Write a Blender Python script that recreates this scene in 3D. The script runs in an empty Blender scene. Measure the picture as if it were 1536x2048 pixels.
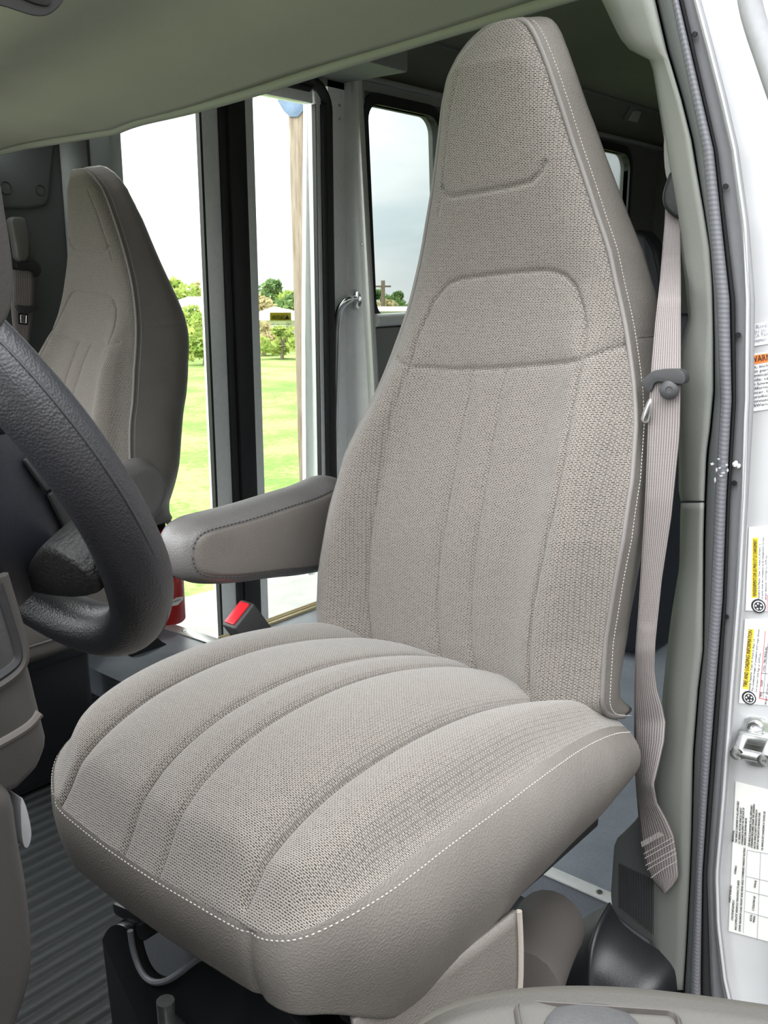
import bpy, bmesh, math, random
import numpy as np
from mathutils import Vector, Matrix

random.seed(7); np.random.seed(7)
SC = bpy.context.scene
COL = SC.collection
CZ = 1.20            # height of the eye above the cab floor; everything below is measured from the eye

# ------------------------------------------------------------------ camera maths (used to survey the place)
F = 1900.; TH = math.radians(50); PT = math.radians(13.72)
FW = np.array([math.sin(TH)*math.cos(PT), math.cos(TH)*math.cos(PT), -math.sin(PT)])
RT = np.array([math.cos(TH), -math.sin(TH), 0.])
UP = np.cross(RT, FW)
def ray(u, v): return FW + RT*((u-768)/F) - UP*((v-1024)/F)
def onx(u, v, x): d = ray(u, v); return d*(x/d[0])
def ony(u, v, y): d = ray(u, v); return d*(y/d[1])
def onz(u, v, z): d = ray(u, v); return d*(z/d[2])

# ------------------------------------------------------------------ materials
MATS = {}
def nmat(name, col, rough=.5, metal=0., spec=.5):
    m = bpy.data.materials.new(name); m.use_nodes = True
    b = m.node_tree.nodes['Principled BSDF']
    b.inputs['Base Color'].default_value = (*col, 1); b.inputs['Roughness'].default_value = rough
    b.inputs['Metallic'].default_value = metal; b.inputs['Specular IOR Level'].default_value = spec
    MATS[name] = m
    return m, m.node_tree.nodes, m.node_tree.links, b
def bump(ns, ls, b, src, strength, dist=.001):
    bp = ns.new('ShaderNodeBump'); bp.inputs['Strength'].default_value = strength; bp.inputs['Distance'].default_value = dist
    ls.new(src, bp.inputs['Height']); ls.new(bp.outputs[0], b.inputs['Normal']); return bp
def noise(ns, ls, vec, scale, detail=3, rough=.55):
    n = ns.new('ShaderNodeTexNoise'); n.inputs['Scale'].default_value = scale
    n.inputs['Detail'].default_value = detail; n.inputs['Roughness'].default_value = rough
    if vec: ls.new(vec, n.inputs['Vector'])
    return n
def ramp(ns, ls, fac, stops):
    r = ns.new('ShaderNodeValToRGB'); e = r.color_ramp.elements
    e[0].position, e[0].color = stops[0][0], (*stops[0][1], 1)
    e[1].position, e[1].color = stops[-1][0], (*stops[-1][1], 1)
    for p, c in stops[1:-1]:
        q = e.new(p); q.color = (*c, 1)
    ls.new(fac, r.inputs[0]); return r
def speckled(name, col, rough=.55, nscale=350, var=.12, bstr=.25, dist=.0006, metal=0., spec=.5, coord='Object'):
    m, ns, ls, b = nmat(name, col, rough, metal, spec)
    tc = ns.new('ShaderNodeTexCoord'); n = noise(ns, ls, tc.outputs[coord], nscale, 4)
    n2 = noise(ns, ls, tc.outputs[coord], 9, 3)
    mx = ns.new('ShaderNodeMath'); mx.operation = 'MULTIPLY_ADD'; mx.inputs[1].default_value = .5
    ls.new(n2.outputs[0], mx.inputs[0]); ls.new(n.outputs[0], mx.inputs[2])
    c = np.array(col)
    r = ramp(ns, ls, mx.outputs[0], [(.45, tuple(c*(1-var))), (1.05, tuple(np.minimum(1, c*(1+var))))])
    ls.new(r.outputs[0], b.inputs['Base Color'])
    bump(ns, ls, b, n.outputs[0], bstr, dist)
    return m

def fabric(name, dark, lite, mid):
    m, ns, ls, b = nmat(name, lite, .95, 0, .15)
    uv = ns.new('ShaderNodeUVMap')
    nz = noise(ns, ls, uv.outputs[0], 170, 3)
    mixv = ns.new('ShaderNodeVectorMath'); mixv.operation = 'SCALE'; mixv.inputs['Scale'].default_value = .0020
    ls.new(nz.outputs['Color'], mixv.inputs[0])
    add = ns.new('ShaderNodeVectorMath'); add.operation = 'ADD'
    ls.new(uv.outputs[0], add.inputs[0]); ls.new(mixv.outputs[0], add.inputs[1])
    br = ns.new('ShaderNodeTexBrick'); br.offset = .37; br.offset_frequency = 2; br.squash = 1
    br.inputs['Scale'].default_value = 1.; br.inputs['Brick Width'].default_value = .0044; br.inputs['Row Height'].default_value = .0020
    br.inputs['Mortar Size'].default_value = .00058; br.inputs['Mortar Smooth'].default_value = .25; br.inputs['Bias'].default_value = -.25
    br.inputs['Color1'].default_value = (*dark, 1); br.inputs['Color2'].default_value = (*mid, 1); br.inputs['Mortar'].default_value = (*lite, 1)
    ls.new(add.outputs[0], br.inputs['Vector'])
    fz = noise(ns, ls, uv.outputs[0], 900, 3)
    mx = ns.new('ShaderNodeMix'); mx.data_type = 'RGBA'; mx.blend_type = 'MULTIPLY'; mx.inputs[0].default_value = 1.
    rr = ramp(ns, ls, fz.outputs[0], [(.3, (.72, .72, .72)), (.7, (1.2, 1.2, 1.2))])
    ls.new(br.outputs['Color'], mx.inputs[6]); ls.new(rr.outputs[0], mx.inputs[7])
    ls.new(mx.outputs[2], b.inputs['Base Color'])
    sm = ns.new('ShaderNodeMath'); sm.operation = 'MULTIPLY_ADD'; sm.inputs[1].default_value = .6
    ls.new(br.outputs['Fac'], sm.inputs[0]); ls.new(fz.outputs[0], sm.inputs[2])
    bump(ns, ls, b, sm.outputs[0], .5, .0007)
    b.inputs['Sheen Weight'].default_value = .25; b.inputs['Sheen Roughness'].default_value = .6
    return m
fabric('fabric', (.022, .019, .0165), (.243, .217, .194), (.092, .081, .072))

def vinyl(name, col, rough=.42, sc=420, st=.22):
    m, ns, ls, b = nmat(name, col, rough)
    tc = ns.new('ShaderNodeTexCoord')
    v = ns.new('ShaderNodeTexVoronoi'); v.inputs['Scale'].default_value = sc; ls.new(tc.outputs['Object'], v.inputs['Vector'])
    n = noise(ns, ls, tc.outputs['Object'], 14, 5)
    a = ns.new('ShaderNodeMath'); a.operation = 'MULTIPLY_ADD'; a.inputs[1].default_value = 1.2
    ls.new(n.outputs[0], a.inputs[0]); ls.new(v.outputs['Distance'], a.inputs[2])
    bump(ns, ls, b, a.outputs[0], st, .002)
    c = np.array(col); r = ramp(ns, ls, n.outputs[0], [(.3, tuple(c*.93)), (.7, tuple(c*1.06))])
    ls.new(r.outputs[0], b.inputs['Base Color'])
    return m
vinyl('vinyl', (.160, .145, .132), .36)
vinyl('vinyl_dark', (.145, .138, .136), .38)
vinyl('rim_leather', (.022, .022, .026), .40, 520, .20)
speckled('thread', (.43, .41, .38), .8, 900)
speckled('beige_cord', (.34, .30, .265), .7, 700)
speckled('belt_thread', (.38, .35, .33), .7, 900)
speckled('thread_dark', (.035, .033, .033), .8, 900)
speckled('piping', (.16, .147, .14), .5, 500)
speckled('black_plastic', (.012, .0125, .014), .42, 420, .2, .35)
speckled('black_metal', (.010, .0105, .012), .32, 200, .2, .1, .0004)
speckled('dark_plastic', (.036, .036, .038), .5, 500, .15, .3)
speckled('navy_plastic', (.020, .021, .029), .45, 350, .15, .2)
speckled('rough_black', (.016, .0155, .0155), .55, 240, .35, 1.0, .0025)
speckled('trim_grey', (.20, .205, .187), .6, 420, .06, .25)
speckled('trim_low', (.135, .133, .124), .62, 420, .06, .25)
speckled('trim_deep', (.075, .08, .08), .6, 420, .08, .25)
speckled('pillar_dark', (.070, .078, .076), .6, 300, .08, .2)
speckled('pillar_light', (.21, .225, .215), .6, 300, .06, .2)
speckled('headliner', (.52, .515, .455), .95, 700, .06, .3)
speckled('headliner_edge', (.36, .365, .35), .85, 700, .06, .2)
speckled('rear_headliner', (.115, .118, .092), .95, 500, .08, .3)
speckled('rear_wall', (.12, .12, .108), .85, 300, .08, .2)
speckled('grey_panel', (.26, .268, .258), .6, 200, .05, .1)
speckled('dash_grey', (.036, .033, .031), .5, 500, .06, .25)
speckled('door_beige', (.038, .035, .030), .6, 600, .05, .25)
speckled('cup_dark', (.070, .061, .056), .6, 500, .06, .25)
speckled('jamb_white', (.43, .43, .44), .32, 6, .025, .03)
speckled('flange_grey', (.215, .215, .225), .45, 120, .06, .08)
speckled('rubber', (.014, .014, .016), .55, 200, .2, .15)
speckled('felt', (.010, .010, .011), .95, 900, .4, .6)
speckled('alu', (.84, .86, .86), .42, 60, .05, .05, metal=.15)
speckled('alu_bright', (.78, .78, .76), .34, 60, .05, .05, metal=.3)
speckled('gold_sill', (.62, .52, .32), .38, 60, .06, .05, metal=.2)
speckled('chrome', (.80, .80, .82), .22, 80, .04, .05, metal=1.)
speckled('zinc', (.55, .56, .55), .3, 90, .25, .25, .001, metal=.95)
speckled('panel_white', (.88, .88, .88), .4, 30, .04, .05)
speckled('bus_floor', (.24, .265, .305), .33, 420, .28, .2)
speckled('light_block_wall', (.16, .14, .12), .9, 4, .1, .2)
speckled('recess_grey', (.045, .043, .045), .5, 400)
speckled('cup_brown', (.036, .031, .028), .55, 400)
speckled('pan_grey', (.14, .145, .16), .5, 200)
speckled('visor_cloth', (.020, .020, .019), .8, 500)
speckled('scuff', (.34, .34, .36), .6, 200)
speckled('asphalt', (.075, .074, .072), .9, 60, .25, .4, .003)
speckled('concrete', (.175, .17, .16), .9, 7, .12, .3, .004)
speckled('red_paint', (.42, .012, .012), .16, 20, .05, .02)
speckled('red_button', (.62, .02, .03), .3, 80, .05, .05)
speckled('label_white', (.86, .86, .88), .5, 200, .02, .02)
speckled('label_cream', (.72, .71, .68), .5, 200, .02, .02)
speckled('label_orange', (.95, .27, .06), .5, 100, .03, .02)
speckled('label_yellow', (.92, .68, .05), .5, 100, .03, .02)
speckled('label_olive', (.62, .52, .02), .5, 100, .03, .02)
speckled('ink', (.02, .02, .022), .6, 100, .03, .02)
speckled('ink_red', (.75, .08, .10), .6, 100, .03, .02)
speckled('ink_grey', (.30, .30, .33), .6, 100, .03, .02)
speckled('seat_black', (.010, .011, .017), .5, 250, .2, .3)
speckled('blue_steel', (.16, .22, .33), .5, 12, .3, .2)
speckled('bark', (.13, .10, .07), .9, 20, .3, .6, .01)
speckled('roof_pale', (.62, .58, .52), .8, 12, .08, .2)
speckled('wall_pale', (.66, .64, .60), .8, 12, .06, .1)
speckled('lamp_lens', (.30, .30, .26), .35, 60, .05, .1)

# ribbed rubber mat, webbing, wood, ground, foliage, glass
def waved(name, col, axis, sc, rough, dist, st, colvar=.25):
    m, ns, ls, b = nmat(name, col, rough)
    tc = ns.new('ShaderNodeTexCoord'); w = ns.new('ShaderNodeTexWave'); w.bands_direction = axis
    w.inputs['Scale'].default_value = sc; w.inputs['Distortion'].default_value = .15
    ls.new(tc.outputs['Object'], w.inputs['Vector'])
    n = noise(ns, ls, tc.outputs['Object'], 300, 3)
    a = ns.new('ShaderNodeMath'); a.operation = 'MULTIPLY_ADD'; a.inputs[1].default_value = .15
    ls.new(n.outputs[0], a.inputs[0]); ls.new(w.outputs['Fac'], a.inputs[2])
    c = np.array(col); r = ramp(ns, ls, w.outputs['Fac'], [(.1, tuple(c*(1-colvar))), (.9, tuple(c*(1+colvar)))])
    ls.new(r.outputs[0], b.inputs['Base Color'])
    bump(ns, ls, b, a.outputs[0], st, dist); return m
waved('rubber_mat', (.034, .037, .038), 'Y', 9.5, .55, .006, .9, .3)
waved('seal_ribbed', (.125, .125, .140), 'Z', 58, .55, .0006, .35, .06)
def webbing():
    m, ns, ls, b = nmat('webbing', (.40, .36, .36), .8, 0, .25)
    uv = ns.new('ShaderNodeUVMap'); sep = ns.new('ShaderNodeSeparateXYZ'); ls.new(uv.outputs[0], sep.inputs[0])
    def wv(out, f):
        a = ns.new('ShaderNodeMath'); a.operation = 'MULTIPLY'; a.inputs[1].default_value = f; ls.new(out, a.inputs[0])
        s = ns.new('ShaderNodeMath'); s.operation = 'SINE'; ls.new(a.outputs[0], s.inputs[0]); return s
    sx = wv(sep.outputs[0], 2*math.pi*270); sy = wv(sep.outputs[1], 2*math.pi*620)
    p = ns.new('ShaderNodeMath'); p.operation = 'MULTIPLY_ADD'; p.inputs[1].default_value = .5
    ls.new(sy.outputs[0], p.inputs[0]); ls.new(sx.outputs[0], p.inputs[2])
    r = ramp(ns, ls, p.outputs[0], [(0., (.165, .145, .142)), (.6, (.315, .283, .278))])
    ls.new(r.outputs[0], b.inputs['Base Color']); bump(ns, ls, b, p.outputs[0], .4, .0006)
webbing()
def woodm():
    m, ns, ls, b = nmat('weathered_wood', (.40, .35, .29), .85)
    tc = ns.new('ShaderNodeTexCoord'); mp = ns.new('ShaderNodeMapping'); mp.inputs['Scale'].default_value = (14, 14, 1.2)
    ls.new(tc.outputs['Object'], mp.inputs[0]); n = noise(ns, ls, mp.outputs[0], 3, 6, .65)
    r = ramp(ns, ls, n.outputs[0], [(.3, (.17, .125, .09)), (.55, (.27, .215, .165)), (.75, (.37, .31, .25))])
    ls.new(r.outputs[0], b.inputs['Base Color']); bump(ns, ls, b, n.outputs[0], .5, .006)
woodm()
def groundm():
    m, ns, ls, b = nmat('lawn', (.3, .4, .1), .95, 0, .1)
    tc = ns.new('ShaderNodeTexCoord')
    n = noise(ns, ls, tc.outputs['Object'], .55, 6, .6); n2 = noise(ns, ls, tc.outputs['Object'], 14, 5, .7)
    a = ns.new('ShaderNodeMath'); a.operation = 'MULTIPLY_ADD'; a.inputs[1].default_value = .8
    ls.new(n2.outputs[0], a.inputs[0]); ls.new(n.outputs[0], a.inputs[2])
    r = ramp(ns, ls, a.outputs[0], [(.55, (.060, .115, .028)), (.85, (.130, .195, .050)), (1.15, (.225, .27, .10))])
    ls.new(r.outputs[0], b.inputs['Base Color']); bump(ns, ls, b, n2.outputs[0], .8, .03)
groundm()
def leafm(name, a, c):
    m, ns, ls, b = nmat(name, a, .8, 0, .2)
    oi = ns.new('ShaderNodeTexCoord'); n = noise(ns, ls, oi.outputs['Object'], 2.2, 4)
    r = ramp(ns, ls, n.outputs[0], [(.35, a), (.65, c)]); ls.new(r.outputs[0], b.inputs['Base Color'])
    t = ns.new('ShaderNodeBsdfTranslucent'); ls.new(r.outputs[0], t.inputs[0])
    mx = ns.new('ShaderNodeMixShader'); mx.inputs[0].default_value = .4
    ls.new(b.outputs[0], mx.inputs[1]); ls.new(t.outputs[0], mx.inputs[2]); ls.new(mx.outputs[0], ns['Material Output'].inputs[0])
leafm('leaf_bright', (.20, .30, .06), (.42, .46, .14))
leafm('leaf_green', (.075, .14, .05), (.19, .27, .09))
leafm('leaf_tan', (.34, .28, .15), (.50, .44, .24))
def glassm(name, tint, refl=.0):
    m = bpy.data.materials.new(name); m.use_nodes = True; ns = m.node_tree.nodes; ls = m.node_tree.links
    ns.remove(ns['Principled BSDF'])
    t = ns.new('ShaderNodeBsdfTransparent'); t.inputs[0].default_value = (*tint, 1)
    g = ns.new('ShaderNodeBsdfGlossy'); g.inputs['Roughness'].default_value = .02
    lw = ns.new('ShaderNodeLayerWeight'); lw.inputs[0].default_value = .18
    ml = ns.new('ShaderNodeMath'); ml.operation = 'MULTIPLY'; ml.inputs[1].default_value = .5; ls.new(lw.outputs['Fresnel'], ml.inputs[0])
    mx = ns.new('ShaderNodeMixShader'); ls.new(ml.outputs[0], mx.inputs[0]); ls.new(t.outputs[0], mx.inputs[1]); ls.new(g.outputs[0], mx.inputs[2])
    ls.new(mx.outputs[0], ns['Material Output'].inputs[0]); MATS[name] = m
glassm('glass_clear', (.93, .95, .93)); glassm('glass_tint', (.68, .71, .70))
def filmm():
    m = bpy.data.materials.new('label_film'); m.use_nodes = True; ns = m.node_tree.nodes; ls = m.node_tree.links
    ns.remove(ns['Principled BSDF'])
    t = ns.new('ShaderNodeBsdfTransparent'); t.inputs[0].default_value = (.96, .96, .94, 1); ls.new(t.outputs[0], ns['Material Output'].inputs[0]); MATS['label_film'] = m
filmm()

# ------------------------------------------------------------------ object helpers
ROOTS = []
def props(o, label=None, cat=None, group=None, kind=None):
    if label: o['label'] = label
    if cat: o['category'] = cat
    if group: o['group'] = group
    if kind: o['kind'] = kind
    return o
def thing(name, label, cat, loc=(0, 0, 0), group=None, kind=None):
    o = bpy.data.objects.new(name, None); COL.objects.link(o); o.location = tuple(float(q) for q in loc); o.empty_display_size = .05
    props(o, label, cat, group, kind); ROOTS.append(o); return o
def wloc(o):
    p = Vector((0, 0, 0))
    while o: p = p + Vector(o.location); o = o.parent
    return p
def link(name, me, mat=None, parent=None):
    o = bpy.data.objects.new(name, me); COL.objects.link(o)
    if mat is not None and hasattr(me, 'materials'):
        me.materials.append(MATS[mat] if isinstance(mat, str) else mat)
    if parent is not None:
        o.parent = parent; o.location = -wloc(parent)
    else: ROOTS.append(o)
    return o
def mesh(name, vs, fs, mat, parent=None, smooth=True, uv=None, sharp=None):
    me = bpy.data.meshes.new(name); me.from_pydata([tuple(float(q) for q in v) for v in vs], [], [tuple(int(i) for i in f) for f in fs])
    if uv is not None:
        l = me.uv_layers.new(name='UVMap'); li = np.zeros(len(me.loops), int); me.loops.foreach_get('vertex_index', li)
        l.data.foreach_set('uv', np.asarray(uv, float)[li].ravel())
    bm = bmesh.new(); bm.from_mesh(me); bmesh.ops.recalc_face_normals(bm, faces=bm.faces); bm.to_mesh(me); bm.free()
    if smooth: me.polygons.foreach_set('use_smooth', [True]*len(me.polygons))
    if sharp is not None:
        try: me.set_sharp_from_angle(angle=math.radians(sharp))
        except Exception: pass
    me.update()
    return link(name, me, mat, parent)
def gridf(n, m, closed=False):
    f = []
    for i in range(n-1):
        for j in range(m if closed else m-1):
            a = i*m+j; b = i*m+(j+1) % m; f.append((a, b, b+m, a+m))
    return f
def solid(o, t, off=-1.):
    md = o.modifiers.new('thickness', 'SOLIDIFY'); md.thickness = t; md.offset = off; return o
class MB:
    def __init__(s): s.v = []; s.f = []
    def add(s, vs, fs):
        b = len(s.v); s.v += [tuple(map(float, v)) for v in vs]; s.f += [tuple(int(i)+b for i in f) for f in fs]; return s
    def box(s, c, d, rot=None):
        x, y, z = [q/2 for q in d]
        p = [Vector(q) for q in ((-x,-y,-z),(x,-y,-z),(x,y,-z),(-x,y,-z),(-x,-y,z),(x,-y,z),(x,y,z),(-x,y,z))]
        if rot is not None: p = [rot @ q for q in p]
        c = Vector(c)
        return s.add([c+q for q in p], [(0,3,2,1),(4,5,6,7),(0,1,5,4),(1,2,6,5),(2,3,7,6),(3,0,4,7)])
    def prism(s, poly, d):            # 3-D polygon pushed along vector d
        n = len(poly); d = np.array(d, float); P = [np.array(p, float) for p in poly]
        vs = P+[p+d for p in P]; fs = [tuple(range(n))[::-1], tuple(range(n, 2*n))]+[(i, (i+1) % n, (i+1) % n+n, i+n) for i in range(n)]
        return s.add(vs, fs)
    def tube(s, pts, r, n=10, closed=False):
        P = np.array(pts, float); m = len(P); rr = np.broadcast_to(np.array(r, float), (m,))
        T = np.roll(P, -1, 0)-np.roll(P, 1, 0) if closed else np.gradient(P, axis=0)
        T /= np.linalg.norm(T, axis=1)[:, None]+1e-12
        ref = np.array([0, 0, 1.]) if abs(T[0][2]) < .9 else np.array([1., 0, 0])
        N = []; u = np.cross(T[0], ref); u /= np.linalg.norm(u)
        for t in T:
            u = u-t*(u@t); u /= np.linalg.norm(u)+1e-12; N.append(u.copy())
        N = np.array(N); B = np.cross(T, N); a = np.linspace(0, 2*np.pi, n, endpoint=False)
        V = P[:, None]+rr[:, None, None]*(np.cos(a)[None, :, None]*N[:, None]+np.sin(a)[None, :, None]*B[:, None])
        f = gridf(m, n, True)
        if closed: f += [((m-1)*n+j, (m-1)*n+(j+1) % n, (j+1) % n, j) for j in range(n)]
        else: f += [tuple(range(n))[::-1], tuple((m-1)*n+j for j in range(n))]
        return s.add(V.reshape(-1, 3), f)
    def lathe(s, prof, c, axis=(0, 0, 1), n=28):   # profile (radius, height) round an axis
        a = Vector(axis).normalized(); q = a.to_track_quat('Z', 'Y').to_matrix(); c = Vector(c); vs = []
        for r, h in prof:
            for k in range(n):
                t = 2*math.pi*k/n; vs.append(c+q @ Vector((r*math.cos(t), r*math.sin(t), h)))
        f = gridf(len(prof), n, True)+[tuple(range(n))[::-1], tuple((len(prof)-1)*n+j for j in range(n))]
        return s.add(vs, f)
    def out(s, name, mat, parent=None, bevel=0., seg=2, smooth=True, sharp=40):
        me = bpy.data.meshes.new(name); me.from_pydata(s.v, [], s.f)
        bm = bmesh.new(); bm.from_mesh(me); bmesh.ops.recalc_face_normals(bm, faces=bm.faces)
        if bevel:
            es = [e for e in bm.edges if len(e.link_faces) == 2 and e.calc_face_angle(0) > math.radians(25)]
            bmesh.ops.bevel(bm, geom=es, offset=bevel, segments=seg, profile=.5, affect='EDGES', clamp_overlap=True)
        bm.to_mesh(me); bm.free()
        if smooth:
            me.polygons.foreach_set('use_smooth', [True]*len(me.polygons))
            try: me.set_sharp_from_angle(angle=math.radians(sharp))
            except Exception: pass
        return link(name, me, mat, parent)
def resample(P, n):
    P = np.array(P, float); d = np.r_[0, np.cumsum(np.linalg.norm(np.diff(P, axis=0), axis=1))]
    t = np.linspace(0, d[-1], n); return np.stack([np.interp(t, d, P[:, k]) for k in range(P.shape[1])], 1)
def smoothc(P, it=2, closed=False):
    P = np.array(P, float)
    for _ in range(it):
        Q = [] if closed else [P[0]]
        m = len(P)
        for i in range(m if closed else m-1):
            a, b = P[i], P[(i+1) % m]; Q += [.75*a+.25*b, .25*a+.75*b]
        if not closed: Q.append(P[-1])
        P = np.array(Q)
    return P
def dist2(A, poly):                    # distance of points A[n,2] to a polyline
    poly = np.array(poly, float); best = np.full(len(A), 9.)
    for a, b in zip(poly[:-1], poly[1:]):
        ab = b-a; t = np.clip(((A-a)@ab)/(ab@ab+1e-12), 0, 1); best = np.minimum(best, np.linalg.norm(A-(a+t[:, None]*ab), axis=1))
    return best
def text(name, s, parent, o, ex, ey, size, mat, width=None, shift=0.):
    cu = bpy.data.curves.new(name, 'FONT'); cu.body = s; cu.size = size; cu.extrude = .0002; cu.resolution_u = 2
    tmp = bpy.data.objects.new('tmp', cu); COL.objects.link(tmp); bpy.context.view_layer.update()
    me = bpy.data.meshes.new_from_object(tmp.evaluated_get(bpy.context.evaluated_depsgraph_get()))
    bpy.data.objects.remove(tmp); bpy.data.curves.remove(cu)
    n = len(me.vertices); c = np.zeros(n*3); me.vertices.foreach_get('co', c); c = c.reshape(-1, 3)
    if width: c[:, 0] *= width/max(1e-6, c[:, 0].max())
    ex = np.array(ex, float); ex /= np.linalg.norm(ex); ey = np.array(ey, float); ey -= ex*(ex@ey); ey /= np.linalg.norm(ey); ez = np.cross(ex, ey)
    c = np.array(o, float)+(c[:, :1]+shift)*ex+c[:, 1:2]*ey+c[:, 2:]*ez
    me.vertices.foreach_set('co', c.ravel()); me.name = name; me.materials.clear(); me.update()
    return link(name, me, mat, parent)

# ================================================================== SEATS
XZ = np.array([[-.62,.99],[-.52,1.0],[-.4,1.01],[-.3,1.02],[-.2,1.055],[-.1,1.09],[0,1.105],[.08,1.10],[.16,1.09],[.25,1.07],[.34,1.055]])
def xs(z):
    return sum(np.interp(np.asarray(z, float)+d, XZ[:, 0], XZ[:, 1]) for d in (-.05, -.025, 0, .025, .05))/5
def onback(u, v, off=0.):
    d = ray(u, v); z = 0.
    for _ in range(60): z = .5*z+.5*(float(xs(z))+off)/d[0]*d[2]
    return d*((float(xs(z))+off)/d[0])
YC = .72
HN = np.array([(-.56,.222),(-.535,.226),(-.516,.229),(-.500,.229),(-.48,.228),(-.43,.226),(-.365,.23),(-.303,.234),(-.234,.231),(-.169,.221),(-.128,.210),(-.062,.188),(0,.166),(.036,.155),(.08,.137),(.16,.107),(.206,.092),(.245,.079),(.270,.069),(.287,.061),(.297,.054),(.303,.047),(.306,.040)])
HF = np.array([(-.56,.215),(-.53,.236),(-.50,.246),(-.47,.250),(-.42,.25),(-.336,.236),(-.29,.226),(-.25,.22),(-.21,.206),(-.17,.19),(-.13,.178),(-.087,.166),(-.04,.152),(.014,.138),(.074,.122),(.157,.098),(.22,.080),(.254,.066),(.275,.048),(.290,.028),(.299,.010),(.304,-.003),(.306,-.009)])
def hn(z): return np.interp(z, HN[:, 0], HN[:, 1])
def hf(z): return np.interp(z, HF[:, 0], HF[:, 1])
def bx(l, off=-.022): return [tuple(onback(u, v, off)[1:]) for u, v in l]
def smst(a, b, x): t = np.clip((x-a)/(b-a), 0, 1); return t*t*(3-2*t)

def seat_geometry(taper=.26, deep=1.):
    """Every part of one seat as (name, verts, faces, material, uv, parent)."""
    out = []
    # ---- backrest fabric
    GN = bx([(1088,1368),(1086,1308),(1093,1208),(1113,1108),(1138,1003),(1156,908),(1166,808),(1171,743),(1174,683),(1173,655),(1163,615),(1148,575),(1128,552),(1105,543),(1078,541),(993,548),(918,558),(892,568),(875,588),(863,606),(848,650),(838,683),(833,733),(815,790),(788,883),(770,970),(748,1090),(741,1200),(748,1290),(752,1320)])
    GU = bx([(800,715),(833,733),(893,739),(993,737),(1068,731),(1138,725),(1173,718),(1203,705),(1240,690)])
    GL = bx([(945,743),(938,808),(920,910),(903,1008),(883,1133),(879,1233),(888,1330)])
    GR = bx([(1013,743),(1003,808),(983,933),(958,1083),(948,1183),(948,1283),(960,1360)])
    GH = bx([(884,372),(892,388),(908,394),(968,385),(1030,374),(1068,364),(1085,345),(1092,325)])
    n, m = 350, 250
    t = np.linspace(0, 1, n); z = -.558+.864*(1-(1-t)**1.5)
    w = np.sin(np.linspace(-1, 1, m)*math.pi/2*.96)/math.sin(math.pi/2*.96)
    Z, W = np.meshgrid(z, w, indexing='ij')
    H = (hn(Z)+hf(Z))/2; Y = YC+(hf(Z)-hn(Z))/2+H*W
    q = np.stack([Y.ravel(), Z.ravel()], 1)
    dv = np.minimum.reduce([dist2(q, g) for g in (GN, GU)]).reshape(Z.shape)
    dm = np.minimum(dist2(q, GL), dist2(q, GR)).reshape(Z.shape); dh = dist2(q, GH).reshape(Z.shape); dhs = dist2(q, [(YC+hf(.09)-.030, .088), (YC+hf(.12)-.030, .12), (YC+hf(.20)-.028, .20), (YC+hf(.25)-.030, .25)]).reshape(Z.shape)
    de = H*(1-np.abs(W))
    low = 1-smst(-.22, .02, Z)
    front = (.016+.006*low)*(1-np.abs(W)**6)+low*.036*np.exp(-((np.abs(W)-.74)/.17)**2)*(1-smst(.86, 1., np.abs(W)))
    front += .010*np.exp(-((Z-.17)/.10)**2)*(1-W**2)
    tf = np.clip((.308-Z)/.05, 0, 1)**.6; front = front*tf; puff = tf*.0065*(1-np.exp(-np.minimum(dv, de+.02)/.020))+.0035*low*(1-np.exp(-dm/.014))
    grv = .0042*np.exp(-(dv/.0024)**2)+.0032*np.exp(-(dm/.0024)**2)+.0042*np.exp(-(dh/.0032)**2)+.0022*np.exp(-(dhs/.0028)**2)+.003*np.exp(-(np.maximum(de-.0, 0)/.006)**2)
    under = .10*np.clip((-.500-Z)/.060, 0, 1)**2
    X = xs(Z)-front-puff+grv+under
    V = np.stack([X, Y, Z], 2); uv = np.stack([Y, Z*1.0], 2)
    out.append(('backrest_panel', V.reshape(-1, 3), gridf(n, m), 'fabric', uv.reshape(-1, 2), None))
    # ---- backrest vinyl shell
    n, m = 200, 80
    t = np.linspace(0, 1, n); z = -.558+.864*(1-(1-t)**1.5)
    ph = np.linspace(0, math.pi, m)
    D = sum(np.interp(z+d_, [-.56, -.52, -.3, -.1, .05, .2, .28, .306], [(.07 if deep == 1 else .15)*deep, .17*deep, .205*deep, .20*deep, .13, .105, .085, .055]) for d_ in (-.09, -.06, -.03, 0, .03, .06, .09))/7
    V = np.zeros((n, m, 3)); c, s = np.cos(ph), np.sin(ph)
    bulge = np.interp(z, [-.56, -.45, -.2, 0, .2, .306], [.012, .016, .016, .014, .012, .012])
    pinch = .0022*np.exp(-((z+.068)/.004)**2)
    for i in range(n):
        h = (hn(z[i])+hf(z[i]))/2; h = h+(bulge[i]-pinch[i])*np.clip(s*2.2, 0, 1)**.6-float(taper*(1-smst(-.20, -.02, z[i])))*D[i]*s**.75*(.6+.4*s)
        V[i, :, 1] = YC+(hf(z[i])-hn(z[i]))/2-np.sign(c)*np.abs(c)**.42*h
        V[i, :, 0] = xs(z[i])+under_b(z[i])*(1-.8*s)+D[i]*s**.75
        V[i, :, 2] = z[i]+.009*np.clip(s*1.6, 0, 1)*smst(.2, .3, z[i])+.004*s*smst(-.4, -.56, z[i])
    cm = V[-1].mean(0); V = np.concatenate([V, (cm+(V[-1]-cm)*.6+[0, 0, .003])[None], (cm+(V[-1]-cm)*.02+[0, 0, .004])[None]]); n += 2
    f = gridf(n, m); base = np.append(V.reshape(-1, 3), [[1.07, YC, -.555]], 0); k = n*m
    f += [(j, j+1, k) for j in range(m-1)]
    out.append(('backrest_shell', base, f, 'vinyl', None, None))
    # piping + stitching along the near and far seams
    zz = np.linspace(-.555, .303, 170)
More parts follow.
